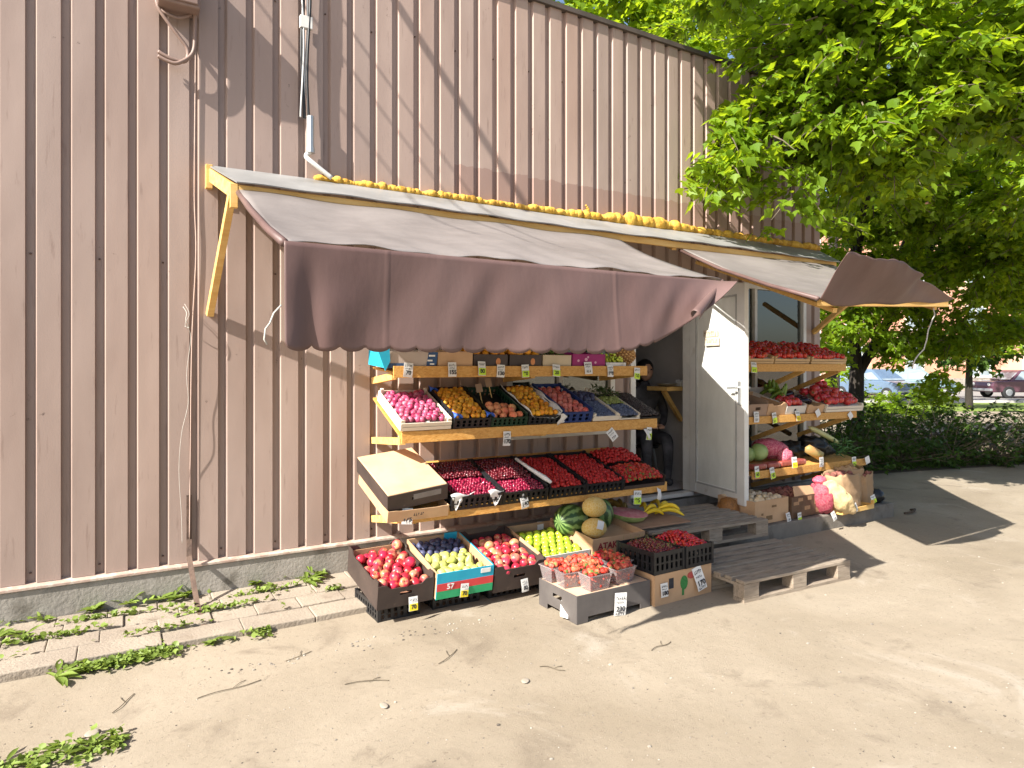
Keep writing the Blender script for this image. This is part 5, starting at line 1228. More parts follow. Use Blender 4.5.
heap('pot_r', 'potato', M, .02, .46, .10, .40, .18, .034, 'red potato in the dark brown patterned box', 'potato', 'red potatoes in the patterned box', mound=.03)
bag('net_bag', 'red net bag of beetroot squeezed beside the pale sack', 'net bag', (5.92, -.94, .31), (.11, .12, .165), mat('red_net', (.30, .03, .06), (.44, .12, .14), 60, .6, .6, 110), 9, 10, (0, R(-8), 0))
bag('net_bag', 'bright pink folded top of a net bag beside the tan flap', 'net bag', (5.90, -.93, .475), (.07, .06, .045), mat('bright_pink_net', (.62, .05, .12), (.70, .16, .2), 60, .6, .6, 110), 10, 8)
ys = MB(); ax_ = smooth_pts([(5.90, -.99, .475), (5.95, -1.02, .41), (6.02, -1.05, .31), (6.10, -1.06, .235), (6.20, -1.04, .20)], 6)
ys.tube(ax_, [float(np.interp(i / 24, [0, .2, .55, .85, 1], [.030, .062, .105, .088, .035])) for i in range(25)], 22)
ys.v = [tuple(Vector(p) + Vector((.010 * math.sin(p[2] * 55 + p[1] * 70), .016 * math.sin(p[0] * 48 + p[2] * 31) + .008 * math.sin(p[0] * 95), .010 * math.sin(p[0] * 60 - p[1] * 40)))) for p in ys.v]
ys.v = [(x_, y_, max(z_, .152)) for x_, y_, z_ in ys.v]
tag(ys.build('yellow_sack', mat('yellow_weave', (.56, .41, .19), (.48, .37, .22), 6, .75, .6, 40), smooth=True), 'pale yellow crumpled sack slumped in front of the brown potato sacks', 'sack')
def sack(label, loc, w, d_, h, rz, seed, kinds, rpot, plabel, pgroup, mcol):
    r_ = thing('paper_sack', label, 'sack', loc, (0, 0, R(rz))); g = np.random.default_rng(seed); ph = g.uniform(0, 6, 4)
    def f(u, v):
        a = 2 * math.pi * u; k_ = 1 - .03 * v + .03 * math.sin(v * 8 + ph[0]) * math.sin(3 * a + ph[1]) + .025 * math.sin(9 * a + ph[2] + 5 * v) + .02 * math.sin(v * 23 + 2 * a)
        sx = (abs(math.cos(a)) ** .5) * math.copysign(1, math.cos(a)); sy = (abs(math.sin(a)) ** .5) * math.copysign(1, math.sin(a))
        return (sx * w / 2 * k_ * (1 + .05 * v), sy * d_ / 2 * k_, h * v + (.018 * math.sin(2 * a + ph[3]) + .010 * math.sin(9 * a)) * v ** 3)
    b = MB(); b.sheet(f, 44, 14); b.build('sack_body', mcol, r_, smooth=True, solid=.004)
    b = MB(); b.add([f(i / 44, .0) for i in range(44)] , [tuple(range(43, -1, -1))]); b.build('sack_bottom', mcol, r_)
    b = MB(); b.sheet(lambda u, v: ((u - .5) * w * .72, (v - .5) * d_ * .72, h * .80), 6, 6); b.build('inner_fill', POT_R, r_)
    M_ = Matrix.Translation(loc) @ Matrix.Rotation(R(rz), 4, 'Z')
    heap(kinds, 'potato', M_, -w * .42, w * .42, -d_ * .42, d_ * .42, h * .90, rpot, plabel, 'potato', pgroup, mound=.03, sp=1.7)
KRAFT = mat('kraft_paper', (.33, .21, .115), (.40, .265, .15), 4, .8, .5, 14)
sack('big brown paper sack of red potatoes on the wooden tray', (6.24, -.93, .165), .36, .26, .35, 4, 1, 'pot_r', .036, 'red potato in the big brown paper sack', 'potatoes in the big sack', KRAFT)
sack('brown paper sack of yellow potatoes behind the big sack', (6.54, -.78, .165), .34, .26, .38, -4, 2, 'pot_b', .038, 'yellow-brown potato in the sack behind the big one', 'potatoes in the rear sack', KRAFT)
sack('small brown paper sack at the right end of the step', (6.72, -.84, .16), .22, .20, .31, 8, 3, 'pot_r', .034, 'potato in the small end sack', 'potatoes in the small sack', KRAFT)
c, M = box_thing('wooden_tray', 'raw wooden tray under the sacks at the step edge', 'tray', (6.02, -1.09, .148), 0, 0, 3)
mb = MB(); mb.box(0, 0, 0, .58, .012, .045); mb.box(0, .30, 0, .58, .312, .045); mb.box(0, .013, 0, .012, .299, .045); mb.box(.568, .013, 0, .58, .299, .045); mb.box(.012, .013, 0, .568, .299, .010); mb.box(.55, -.004, .046, .58, .02, .085); mb.build('tray_frame', WOOD, c, bevel=.002)
bag('dark_bag', 'dark plastic bag on the ground behind the small end sack', 'plastic bag', (6.90, -.88, .22), (.10, .10, .08), BLACKPL, 12, 7)
o = MB(); o.tube(smooth_pts([(7.22, -1.02, .02), (7.32, -1.04, .025), (7.42, -1.02, .03), (7.45, -.96, .02), (7.52, -.97, .02)]), [.012] * 25, 6)
tag(o.build('fallen_stick', mat('bark_stick', (.05, .035, .025), (.09, .065, .045), 20, .9), smooth=True), 'short dark stick lying on the ground right of the step', 'stick')
sp_ = MB(); sp_.sheet(lambda u, v: (2.37 + .10 * u + .02 * v, -1.56 + .05 * math.sin(3 * u) - .06 * v, .02 + .09 * (1 - abs(2 * u - 1)) * (1 - v * .5)), 6, 6)
tag(sp_.build('paper_scrap', WPAP, smooth=True, solid=.002), 'crumpled white paper scrap at the left corner of the grey strawberry box', 'paper')
sp_ = MB(); sp_.sheet(lambda u, v: (3.80 + .012 * v + .04 * u, -.89 - .01 * math.sin(4 * v), .50 + .09 * v - .02 * u), 3, 8)
tag(sp_.build('paper_strip', WPAP, smooth=True, solid=.002), 'narrow white paper strip hanging at the right end of the lowest shelf', 'paper')
sp_ = MB(); sp_.sheet(lambda u, v: (3.84 + .03 * u + .05 * (1 - v), -.69 - .008 * math.sin(4 * v), .97 + .09 * v), 3, 8)
tag(sp_.build('paper_strip', WPAP, smooth=True, solid=.002), 'narrow white paper strip hanging from the middle shelf end', 'paper')

# ------------------------------------------------------------------ seated shop keeper
pz = thing('person', 'person in dark jacket with black hair sitting in the shaded doorway', 'person', (5.14, .78, .30), (0, 0, R(-20)))
sk = [((0, 0, .52), .13), ((0, .01, .66), .125), ((0, -.01, .82), .14), ((0, -.03, .97), .135), ((0, -.04, 1.06), .06), ((0, -.06, 1.14), .055),
      ((-.17, -.03, .99), .062), ((-.23, -.06, .78), .050), ((-.14, -.24, .66), .040), ((-.07, -.33, .64), .034),
      ((.17, -.03, .99), .062), ((.23, -.06, .78), .050), ((.14, -.24, .66), .040), ((.07, -.33, .64), .034),
      ((-.10, -.05, .50), .095), ((-.12, -.40, .50), .075), ((-.12, -.42, .25), .055), ((-.12, -.40, .06), .042), ((-.12, -.50, .03), .036),
      ((.10, -.05, .50), .095), ((.12, -.40, .50), .075), ((.12, -.42, .25), .055), ((.12, -.40, .06), .042), ((.12, -.50, .03), .036)]
ed = [(0, 1), (1, 2), (2, 3), (3, 4), (4, 5), (3, 6), (6, 7), (7, 8), (8, 9), (3, 10), (10, 11), (11, 12), (12, 13), (0, 14), (14, 15), (15, 16), (16, 17), (17, 18), (0, 19), (19, 20), (20, 21), (21, 22), (22, 23)]
me = bpy.data.meshes.new('clothed_body'); me.from_pydata([p for p, _ in sk], ed, [])
bo = bpy.data.objects.new('clothed_body', me); COL.objects.link(bo); bo.parent = pz
sm = bo.modifiers.new('skin', 'SKIN')
for i, (_, r_) in enumerate(sk): me.skin_vertices[0].data[i].radius = (r_, r_ * .85 if i < 5 else r_)
me.skin_vertices[0].data[0].use_root = True
bo.modifiers.new('sub', 'SUBSURF').render_levels = 2
me.materials.append(mat('dark_jacket', (.035, .033, .036), (.09, .085, .09), 8, .8)); sm.use_smooth_shade = True
SKIN = mat('skin', (.42, .23, .15), (.48, .28, .19), 12, .55)
b = MB(); b.ball((0, -.075, 1.245), .098, 16, 12, sc=(.80, .95, 1.18)); b.ball((0, -.172, 1.235), .017, 8, 6, sc=(.8, 1, 1.3)); b.ball((-.080, -.07, 1.24), .024, 8, 6, sc=(.4, .8, 1.2)); b.ball((.080, -.07, 1.24), .024, 8, 6, sc=(.4, .8, 1.2)); b.ball((0, -.158, 1.185), .02, 8, 6, sc=(1.2, .5, .35)); b.build('head', SKIN, pz, smooth=True)
b = MB()
for sx in (-.032, .032): b.ball((sx, -.158, 1.262), .011, 8, 6)
b.build('eye', INK, pz, smooth=True)
b = MB(); b.ball((0, -.055, 1.275), .108, 16, 12, sc=(.88, .92, 1.0)); b.ball((0, .02, 1.18), .075, 12, 8, sc=(1, .6, 1.2)); b.build('hair', mat('black_hair', (.008, .007, .007), (.015, .013, .012), 40, .5), pz, smooth=True)
b = MB()
for sx in (-1, 1):
    b.ball((sx * .055, -.36, .64), .038, 10, 8, sc=(.9, 1.2, .6))
    for k in range(4): b.tube([(sx * (.075 - .016 * k), -.385, .645), (sx * (.068 - .016 * k), -.425, .64), (sx * (.055 - .014 * k), -.445, .62)], [.0095, .009, .007], 6)
    b.tube([(sx * .03, -.35, .655), (sx * .012, -.385, .66), (sx * .005, -.41, .65)], [.011, .010, .008], 6)
b.build('hands', SKIN, pz, smooth=True)
stl = thing('stool', 'dark stool under the seated person in the doorway', 'stool', (5.14, .78, .30))
b = MB(); b.lathe([(.001, .37), (.17, .37), (.18, .385), (.17, .405), (.001, .41)], 18); b.build('seat', BLACKPL, stl)
for a in range(4):
    b = MB(); c_, s_ = math.cos(a * R(90) + .78), math.sin(a * R(90) + .78); b.tube([(c_ * .11, s_ * .11, .37), (c_ * .17, s_ * .17, 0)], .015, 8); b.build('leg', STEEL, stl)

# ------------------------------------------------------------------ leaves, trees, shrubs
def leaf_cloud(name, C, Dv, Nv, size, m, parent=None, hue=None, shape=0):
    """one mesh of folded leaves: C centres, Dv midrib directions, Nv upper normals, size lengths (numpy)"""
    n = len(C); Dv = Dv / np.linalg.norm(Dv, axis=1, keepdims=True)
    B = np.cross(Nv, Dv); B /= np.maximum(np.linalg.norm(B, axis=1, keepdims=True), 1e-6); Nn = np.cross(Dv, B)
    if shape == 0: tpl = [(-.5, 0, 0), (-.36, .30, .05), (-.02, .50, .02), (.10, .22, .03), (.58, 0, -.14), (.10, -.22, .03), (-.02, -.50, .02), (-.36, -.30, .05)]
    else: tpl = [(-.5, 0, 0), (-.25, .12, .05), (.0, .16, .03), (.25, .13, .0), (.58, 0, -.15), (.25, -.13, .0), (.0, -.16, .03), (-.25, -.12, .05)]
    V = np.empty((n, 8, 3))
    for k, (a, b, c) in enumerate(tpl):
        V[:, k] = C + (Dv * a + B * b + Nn * c) * size[:, None]
    o8 = (np.arange(n) * 8)[:, None]
    F = np.concatenate([o8 + np.array([0, 4, 3, 2, 1]), o8 + np.array([0, 7, 6, 5, 4])], 1).reshape(-1, 5)
    me = bpy.data.meshes.new(name); me.vertices.add(n * 8); me.vertices.foreach_set('co', V.reshape(-1))
    me.loops.add(n * 10); me.loops.foreach_set('vertex_index', F.reshape(-1).astype(np.int32))
    me.polygons.add(n * 2); me.polygons.foreach_set('loop_start', np.arange(0, n * 10, 5, dtype=np.int32)); me.polygons.foreach_set('loop_total', np.full(n * 2, 5, np.int32))
    at = me.attributes.new('hue', 'FLOAT', 'POINT'); h = rng.uniform(0, 1, n) if hue is None else hue
    at.data.foreach_set('value', np.repeat(h, 8).astype(np.float32))
    me.materials.append(m); me.update(calc_edges=True)
    o = bpy.data.objects.new(name, me); COL.objects.link(o)
    if parent: o.parent = parent; o.matrix_parent_inverse = Matrix.Translation(parent.location).inverted()
    return o
def sprays(lobes, leaf, per=16, droop=.35, twig=.45, clump=6.5, spread=.14):
    """leafy twigs filling ellipsoid lobes: (centre, radii, twigs, outward bias)"""
    Cs, Ds, Ns, Ss, Hs, TW = [], [], [], [], [], []
    for (c, rad, nt) in lobes:
        c = np.array(c); rad = np.array(rad)
        k_ = max(2, int(nt / clump)); sub_ = rng.normal(size=(k_, 3)); sub_ /= np.linalg.norm(sub_, axis=1, keepdims=True)
        sub_ = sub_ * (rng.uniform(.25, 1.0, (k_, 1)) ** .5)
        for _ in range(nt):
            d0 = sub_[rng.integers(k_)]; d = d0 / max(np.linalg.norm(d0), 1e-6)
            p = c + d0 * rad + rng.normal(size=3) * spread * np.array([1, 1, .55])
            out = d * np.array([1, 1, .5]) + np.array([0, 0, -droop]) + rng.normal(size=3) * .35; out /= np.linalg.norm(out)
            side = np.cross(out, [0, 0, 1.0]); side /= max(np.linalg.norm(side), 1e-6)
            L = twig * rng.uniform(.6, 1.3); TW.append((p, p + out * L)); th = rng.uniform(0, 1)
            m_ = int(per * rng.uniform(.6, 1.3))
            t = rng.uniform(0, 1, m_); sgn = rng.choice([-1, 1], m_)
            q = p + out * (t * L)[:, None] + side * (sgn * leaf * rng.uniform(.3, 1.0, m_))[:, None] + rng.normal(size=(m_, 3)) * leaf * .35
            dv = out * .8 + side * sgn[:, None] * .9 + np.array([0, 0, -.35]) + rng.normal(size=(m_, 3)) * .35
            nv = np.array([0, 0, 1.0]) + rng.normal(size=(m_, 3)) * .42 - out * .15
            Cs.append(q); Ds.append(dv); Ns.append(nv); Ss.append(leaf * rng.uniform(.65, 1.25, m_)); Hs.append(np.clip(th * .6 + rng.uniform(0, .4, m_), 0, 1))
    return np.concatenate(Cs), np.concatenate(Ds), np.concatenate(Ns), np.concatenate(Ss), np.concatenate(Hs), TW
BARK = mat('bark', (.022, .017, .014), (.042, .034, .027), 7, .95, .8, 30, stretch=(3, 3, .6))  # darker than true bark, crown shade put into the base colour
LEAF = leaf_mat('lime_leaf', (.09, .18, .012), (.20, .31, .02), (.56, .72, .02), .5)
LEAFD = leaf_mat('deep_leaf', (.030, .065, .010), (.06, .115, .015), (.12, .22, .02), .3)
def tree(name, label, trunks, lobes, leaf, m, per=16, twig=.45, twigs=True, group=None, shape=0, droop=.35, cat='tree'):
    base = Vector(trunks[0][0][0]); t = thing(name, label, cat, base, group=group)
    b = MB()
    for pts, rs in trunks:
        pp = smooth_pts(pts, 5); n = len(pp); rr_ = [np.interp(i / (n - 1), np.linspace(0, 1, len(rs)), rs) for i in range(n)]
        b.tube([Vector(p) - base for p in pp], [float(x) for x in rr_], 10)
    o = b.build('trunk', BARK, t, smooth=True)
    C, Dv, Nv, Sz, H, TW = sprays(lobes, leaf, per, droop, twig)
    leaf_cloud('crown', C, Dv, Nv, Sz, m, t, H, shape)
    if twigs:
        b = MB()
        for p, q in TW: b.tube([Vector(p) - base, Vector((p + q) / 2 + np.array([0, 0, .02])) - base, Vector(q) - base], [.008, .006, .002], 4, cap=False)
        b.build('twigs', mat('twig_bark', (.10, .08, .055), (.16, .13, .09), 9, .9), t)
    return t
def px(u, v, t): return vw((u - 512) / 660 * t, t, 1.6 + (366 - v) / 660 * t)          # spot along a sight line, used to lay out the crowns
# big tree whose boughs hang over the yard and the end of the wall
T0 = Vector((12.1, 2.6, 0)); FK = T0 + Vector((.06, .0, 1.42))
lob = []
def L(u, v, t, rx, rz, n): lob.append((px(u, v, t), (rx, rx, rz), n))
for a in [(848, 78, 7.0, .30, .20, 30), (815, 92, 6.95, .28, .18, 28), (786, 104, 6.9, .26, .17, 26), (760, 120, 6.85, .22, .16, 22), (736, 142, 6.8, .18, .15, 18), (716, 166, 6.7, .14, .12, 12), (702, 186, 6.65, .09, .09, 6),
          (738, 172, 6.7, .12, .10, 8), (774, 166, 6.75, .13, .13, 10), (786, 196, 6.8, .10, .13, 8), (800, 216, 6.8, .07, .10, 5), (812, 150, 7.0, .18, .12, 12),
          (778, 44, 7.3, .45, .30, 56), (745, -8, 8.5, .5, .35, 50), (818, 52, 6.6, .5, .38, 80), (850, 105, 6.4, .42, .28, 60), (880, 40, 6.2, .5, .42, 85), (930, 70, 6.1, .46, .34, 75), (905, 130, 6.2, .38, .18, 42), (860, 0, 6.0, .6, .4, 80), (940, 10, 6.0, .6, .4, 80),
          (880, 152, 6.6, .34, .13, 28), (975, 30, 6.2, .5, .42, 75), (1010, 60, 6.0, .4, .4, 60), (1015, 120, 6.2, .28, .16, 28), (955, 120, 6.8, .34, .24, 40), (845, 165, 7.0, .30, .12, 24), (870, 180, 7.0, .26, .10, 16), (1060, 30, 6.6, .6, .6, 60), (1045, 90, 6.2, .4, .4, 50), (1020, 160, 9, .5, .5, 60), (1030, 200, 9, .5, .5, 60), (1015, 240, 10.5, .6, .5, 60), (1035, 285, 11, .6, .5, 50), (820, 0, 7.6, .6, .4, 60), (900, -20, 7.8, .8, .5, 80),
          (880, 175, 10, .8, .6, 130), (940, 190, 10.5, .9, .7, 160), (1000, 190, 10, .8, .7, 130), (860, 240, 11.5, .8, .6, 130), (920, 250, 11.5, .9, .6, 150), (985, 260, 11, .8, .6, 130), (1030, 230, 10.5, .8, .8, 100), (950, 225, 13, 1.4, 1.0, 170), (870, 205, 13.5, 1.1, 1.0, 130), (1020, 270, 13, 1.0, .8, 90), (900, 285, 13, 1.0, .5, 80),
          (842, 318, 11.9, .32, .30, 26), (836, 350, 12, .26, .26, 20), (852, 296, 11.6, .4, .25, 26), (872, 328, 12, .3, .2, 16), (905, 336, 12, .42, .2, 26), (948, 340, 12, .5, .24, 32), (992, 335, 12, .45, .26, 28), (942, 380, 11.6, .22, .13, 16), (1018, 325, 11.5, .4, .4, 30), (900, 310, 12, .6, .35, 50), (960, 310, 12, .6, .4, 55), (1010, 300, 12, .6, .35, 45), (920, 345, 12, .4, .25, 26), (860, 300, 12.6, .5, .4, 36), (840, 220, 12.5, .5, .8, 60), (990, 60, 11, 1.4, 1.2, 130), (900, 90, 11, 1.4, 1.0, 130)]: L(*a)
for c_, r_, n_ in (((7.2, 1.3, 7.5), 1.1, 90), ((8.4, 1.9, 7.9), 1.2, 110), ((9.6, 1.6, 7.4), 1.2, 110), ((10.6, 2.4, 7.8), 1.2, 100), ((6.3, .9, 7.9), .9, 60), ((8.8, 3.0, 7.0), 1.1, 90), ((10.0, .4, 6.6), .9, 70), ((11.4, 1.2, 6.6), 1.0, 80), ((4.95, -.45, 5.85), .40, 30), ((4.4, -.6, 6.15), .40, 28), ((5.45, -.38, 5.75), .36, 26), ((4.05, -.68, 5.95), .34, 20), ((5.9, -.1, 6.3), .5, 30)): lob.append((Vector(c_), (r_, r_, r_ * .7), n_))
br = [([T0, T0 + Vector((.02, 0, .8)), FK + Vector((0, 0, .12))], [.17, .14, .125]),
      ([FK, FK + Vector((-.20, -.05, 1.3)), FK + Vector((-.45, -.3, 3.0)), px(870, 60, 8.6)], [.11, .10, .085, .04]),
      ([FK, FK + Vector((.55, -.25, 1.0)), FK + Vector((1.15, -.6, 2.2)), FK + Vector((1.3, -1.6, 4.2))], [.10, .09, .08, .04]),
      ([FK + Vector((-.45, -.3, 3.0)), px(860, 70, 8.4), px(800, 85, 7.2), px(745, 120, 6.8), px(705, 160, 6.65)], [.07, .055, .035, .02, .006]),
      ([px(860, 70, 8.4), px(800, 150, 7.2), px(790, 190, 6.8)], [.03, .018, .006]),
      ([FK + Vector((.8, -.4, 2.4)), px(960, 90, 9), px(910, 128, 6.9), px(860, 160, 6.8)], [.05, .035, .02, .006]),
      ([px(960, 90, 9), px(1000, 90, 7.2), px(1018, 118, 6.3)], [.03, .02, .006]),
      ([FK + Vector((-.3, -.2, 2.2)), px(880, 30, 7), px(800, 40, 6.8), px(745, 20, 7.5)], [.06, .045, .025, .008])]
tree('linden_tree', 'tall leafy tree with a forked dark trunk, boughs hanging over the wall end', br, lob, .108, LEAF, per=19, twig=.34)
# tree behind the flat roof
lob = []
for a in [(560, -10, 14.5, .9, .9, 60), (600, 15, 14.5, .9, .6, 70), (640, -5, 15, 1.0, .8, 80), (690, 20, 14.5, .8, .7, 70), (720, 45, 14, .6, .4, 40), (585, 32, 14.2, .5, .35, 24), (740, 5, 15, 1, .9, 70), (690, -50, 15, 1.4, 1, 90), (600, -50, 15, 1.4, 1, 80), (700, 55, 14.2, .4, .25, 16)]: L(*a)
TB = Vector((px(637, 0, 15.5).x, px(637, 0, 15.5).y, 0))
tree('roadside_tree', 'leafy tree with dark trunks rising behind the flat shop roof', [([TB, TB + Vector((0, 0, 5)), TB + Vector((.1, 0, 11))], [.42, .34, .22]), ([TB + Vector((.1, 0, 4.5)), TB + Vector((.75, -.2, 8)), TB + Vector((1.1, -.3, 12))], [.2, .15, .08])], lob, .19, LEAF, per=15, twig=.6, twigs=False)
# trees on the lawn
for k, (u, t, lab, ls, tr) in enumerate(((969, 24.5, 'small dark tree on the lawn in front of the purple saloon', [(970, 345, 24.5, 1.3, .8, 60), (955, 335, 24, .9, .5, 30), (990, 325, 24.5, .9, .7, 36), (950, 352, 24.3, .6, .4, 18)], .14),
                           (1040, 22, 'leafy tree at the right picture edge beyond the shrubs', [(1022, 330, 21, .6, .5, 30), (1040, 290, 21.5, 1.3, 1.2, 90), (1012, 345, 21, .35, .3, 12)], .16),
                           (838, 19, 'pale green young tree between the shop corner and the forked trunk', [(838, 345, 19, .45, .55, 40), (832, 375, 19, .45, .35, 30), (846, 318, 19, .5, .5, 30)], .06))):
    lob = []
    for a in ls: L(*a)
    g0 = px(u, 366, t); g0.z = 0
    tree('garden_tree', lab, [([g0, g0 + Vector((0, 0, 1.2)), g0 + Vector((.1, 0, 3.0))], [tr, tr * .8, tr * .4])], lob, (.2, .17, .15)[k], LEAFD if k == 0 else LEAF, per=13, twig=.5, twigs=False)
# far wall of foliage above and beside the far building
lob = []
for a in [(835, 180, 22, 1.0, 2.0, 110), (870, 200, 23, 1.4, 1.6, 80), (950, 150, 24, 2.5, 2, 110), (1020, 170, 22, 2.0, 2, 110)]: L(*a)
g0 = px(833, 366, 22); g0.z = 0
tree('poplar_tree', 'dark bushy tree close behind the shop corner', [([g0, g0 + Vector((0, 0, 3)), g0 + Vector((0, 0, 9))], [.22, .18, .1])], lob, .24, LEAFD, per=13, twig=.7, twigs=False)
# shrubs along the yard edge
SHR = [(9.0, 1.5, .75, .55, 46), (9.9, 1.3, .85, .60, 56), (10.7, 1.1, .9, .62, 60), (11.6, .8, .9, .62, 60), (12.4, .55, .9, .66, 58), (13.2, .3, .95, .7, 60), (9.6, 2.3, .9, .75, 56), (10.8, 2.1, 1.0, .8, 60), (12.0, 1.7, 1.0, .8, 60), (13.3, 1.4, 1.0, .85, 56), (14.3, .3, 1.0, .75, 50), (8.6, 2.4, .7, .7, 40)]
names_ = ['by the shop corner', 'second from the shop corner', 'third from the shop corner', 'below the forked trunk side', 'middle of the front row', 'at the right picture edge', 'behind the first front shrub', 'just left of the forked trunk', 'just right of the forked trunk', 'behind the right front shrub', 'farthest right', 'deep behind the shop corner']
for (x, y, r_, h_, n), wh in zip(SHR, names_):
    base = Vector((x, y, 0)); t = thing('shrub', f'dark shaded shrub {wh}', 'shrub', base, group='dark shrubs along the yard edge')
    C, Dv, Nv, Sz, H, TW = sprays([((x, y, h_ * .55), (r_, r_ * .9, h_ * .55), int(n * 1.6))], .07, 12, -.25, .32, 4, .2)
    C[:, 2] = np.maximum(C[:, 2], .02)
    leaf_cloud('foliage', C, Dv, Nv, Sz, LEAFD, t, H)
    b = MB()
    for p, q in TW[:60]: b.tube([Vector((x + rr(-.2, .2), y + rr(-.2, .2), 0)) - base, Vector(p) - base, Vector(q) - base], [.010, .007, .002], 4, cap=False)
    b.build('stems', MATS['twig_bark'], t)
for k, (u, v, t_, r_, lab) in enumerate(((905, 397, 19, .62, 'sunlit yellow-green shrub below the parked cars, left of its twin'), (930, 402, 19.5, .6, 'sunlit yellow-green shrub below the teal car'), (875, 404, 19, .5, 'pale sunlit shrub at the foot of the forked trunk'))):
    p0 = px(u, v, t_); base = Vector((p0.x, p0.y, 0)); t = thing('shrub', lab, 'shrub', base)
    C, Dv, Nv, Sz, H, TW = sprays([((p0.x, p0.y, .42), (r_, r_, .45), 70)], .09, 12, -.2, .3)
    leaf_cloud('foliage', C, Dv, Nv, Sz, LEAF, t, H)
# low ground cover at the shrub edge
n = 2600; cx = rng.uniform(8.2, 14.8, n); cy = np.interp(cx, [8.2, 9.5, 12.5, 14.8], [1.1, .9, .15, -.5]) + rng.exponential(.35, n) - .05
C = np.stack([cx, cy, rng.uniform(.01, .10, n)], 1)
leaf_cloud('undergrowth', C, rng.normal(size=(n, 3)) * np.array([1, 1, .5]), np.array([0, 0, 1.0]) + rng.normal(size=(n, 3)) * .4, rng.uniform(.03, .09, n), LEAFD, shape=1)['kind'] = 'stuff'
bed = MB(); bed.add([(8.3, 1.0, .004), (12.5, .05, .004), (15.5, -.75, .004), (18, 3, .004), (12, 6, .004), (7.4, 6.0, .004), (7.4, 1.3, .004)], [tuple(range(7))])
tag(bed.build('soil', mat('leaf_litter', (.055, .042, .028), (.09, .07, .045), 14, .95, .6, 40)), kind='structure')

# weeds in the pavement joints and along the kerb
WEED = leaf_mat('weed_leaf', (.13, .19, .03), (.23, .31, .065), (.30, .40, .05), .3)
def weed_mesh(n, ls, up, shp):
    C, Dv, Nv, Sz = [], [], [], []
    for i in range(n):
        a = rng.uniform(0, 6.28); rad = rng.uniform(.15, .9) * ls; d = np.array([math.cos(a), math.sin(a), up * rng.uniform(.2, 1.0)])
        C.append(d * rad + np.array([0, 0, .015])); Dv.append(d + np.array([0, 0, -.1])); Nv.append(np.array([-d[0] * up, -d[1] * up, 1.0]) + rng.normal(size=3) * .15); Sz.append(ls * rng.uniform(.6, 1.1))
    o = leaf_cloud('leaves', np.array(C), np.array(Dv), np.array(Nv), np.array(Sz), WEED, shape=shp); me = o.data; bpy.data.objects.remove(o); return me
WM = [weed_mesh(11, .12, .5, 1), weed_mesh(16, .07, .7, 0), weed_mesh(13, .11, .9, 1), weed_mesh(18, .05, .4, 0)]
spots = [(-.42, -.10, .05, 1, 'by the plinth at the left picture edge'), (-.62, -.30, .05, 0, 'large one on the pavers at the left edge'), (-.50, -.34, .05, 2, 'on the pavers near the left edge'), (-.18, -.06, .05, 1, 'small one against the plinth'), (.02, -.05, .05, 2, 'taller one against the plinth left of the strap'),
         (.20, -.07, .05, 0, 'broad-leaved one left of the rusty strap'), (.28, -.10, .05, 2, 'upright one left of the rusty strap'), (.36, -.06, .05, 1, 'right against the rusty strap'), (.80, -.05, .05, 1, 'right of the strap against the plinth'), (.88, -.12, .05, 3, 'low one right of the strap'), (1.17, -.14, .05, 2, 'tall one left of the apple boxes'), (1.25, -.10, .05, 1, 'leafy one left of the apple boxes'), (1.12, -.20, .05, 0, 'broad one left of the apple boxes'),
         (-.30, -.92, .0, 0, 'largest rosette below the kerb'), (-.18, -.90, .0, 2, 'upright one below the kerb'), (-.08, -.88, .0, 1, 'below the kerb, left of the dense strip'), (.55, -.83, .0, 0, 'round-leaved one at the kerb corner'), (.42, -.85, .0, 1, 'at the kerb near the strap end'),
         (-.42, -1.72, .0, 0, 'spiky one in the dirt at bottom left'), (-.52, -1.70, .0, 2, 'at the bottom left corner'), (-.12, -1.74, .0, 0, 'broad one in the dirt right of the spiky one'), (-.03, -1.75, .0, 1, 'rightmost one of the bottom left patch'), (-.30, -1.77, .0, 3, 'low one amid the bottom left patch')]
for x, y, z, k, wh in spots: tag(inst('weed', WM[k], (x, y, z - .005), (0, 0, rr(0, 6)), rr(.6, .95)), f'green weed {wh}', 'weed', 'weeds along the wall foot')
Cs = []
def joint(x0, x1, y, n, sp_, z): 
    xs_ = rng.uniform(x0, x1, n); keep = np.sin(xs_ * 7 + y * 20) + rng.normal(size=n) * .5 > .35; xs_ = xs_[keep]
    Cs.append(np.stack([xs_, y + rng.normal(size=len(xs_)) * sp_, z + rng.uniform(0, .03, len(xs_))], 1))
joint(-.9, 1.3, -.415, 650, .018, .05); joint(-.9, 1.2, -.215, 500, .015, .05); joint(-.9, 1.3, -.02, 260, .02, .05); joint(-.9, .9, -.615, 260, .012, .05); joint(-.35, .75, -.87, 1700, .04, .01); joint(-.75, .0, -1.74, 420, .05, .01); joint(.2, .9, -.30, 150, .05, .05)
C = np.concatenate(Cs); n = len(C)
leaf_cloud('ground_cover', C, rng.normal(size=(n, 3)) * np.array([1, 1, .5]), np.array([0, 0, 1.0]) + rng.normal(size=(n, 3)) * .4, rng.uniform(.015, .045, n), WEED, shape=0)['kind'] = 'stuff'

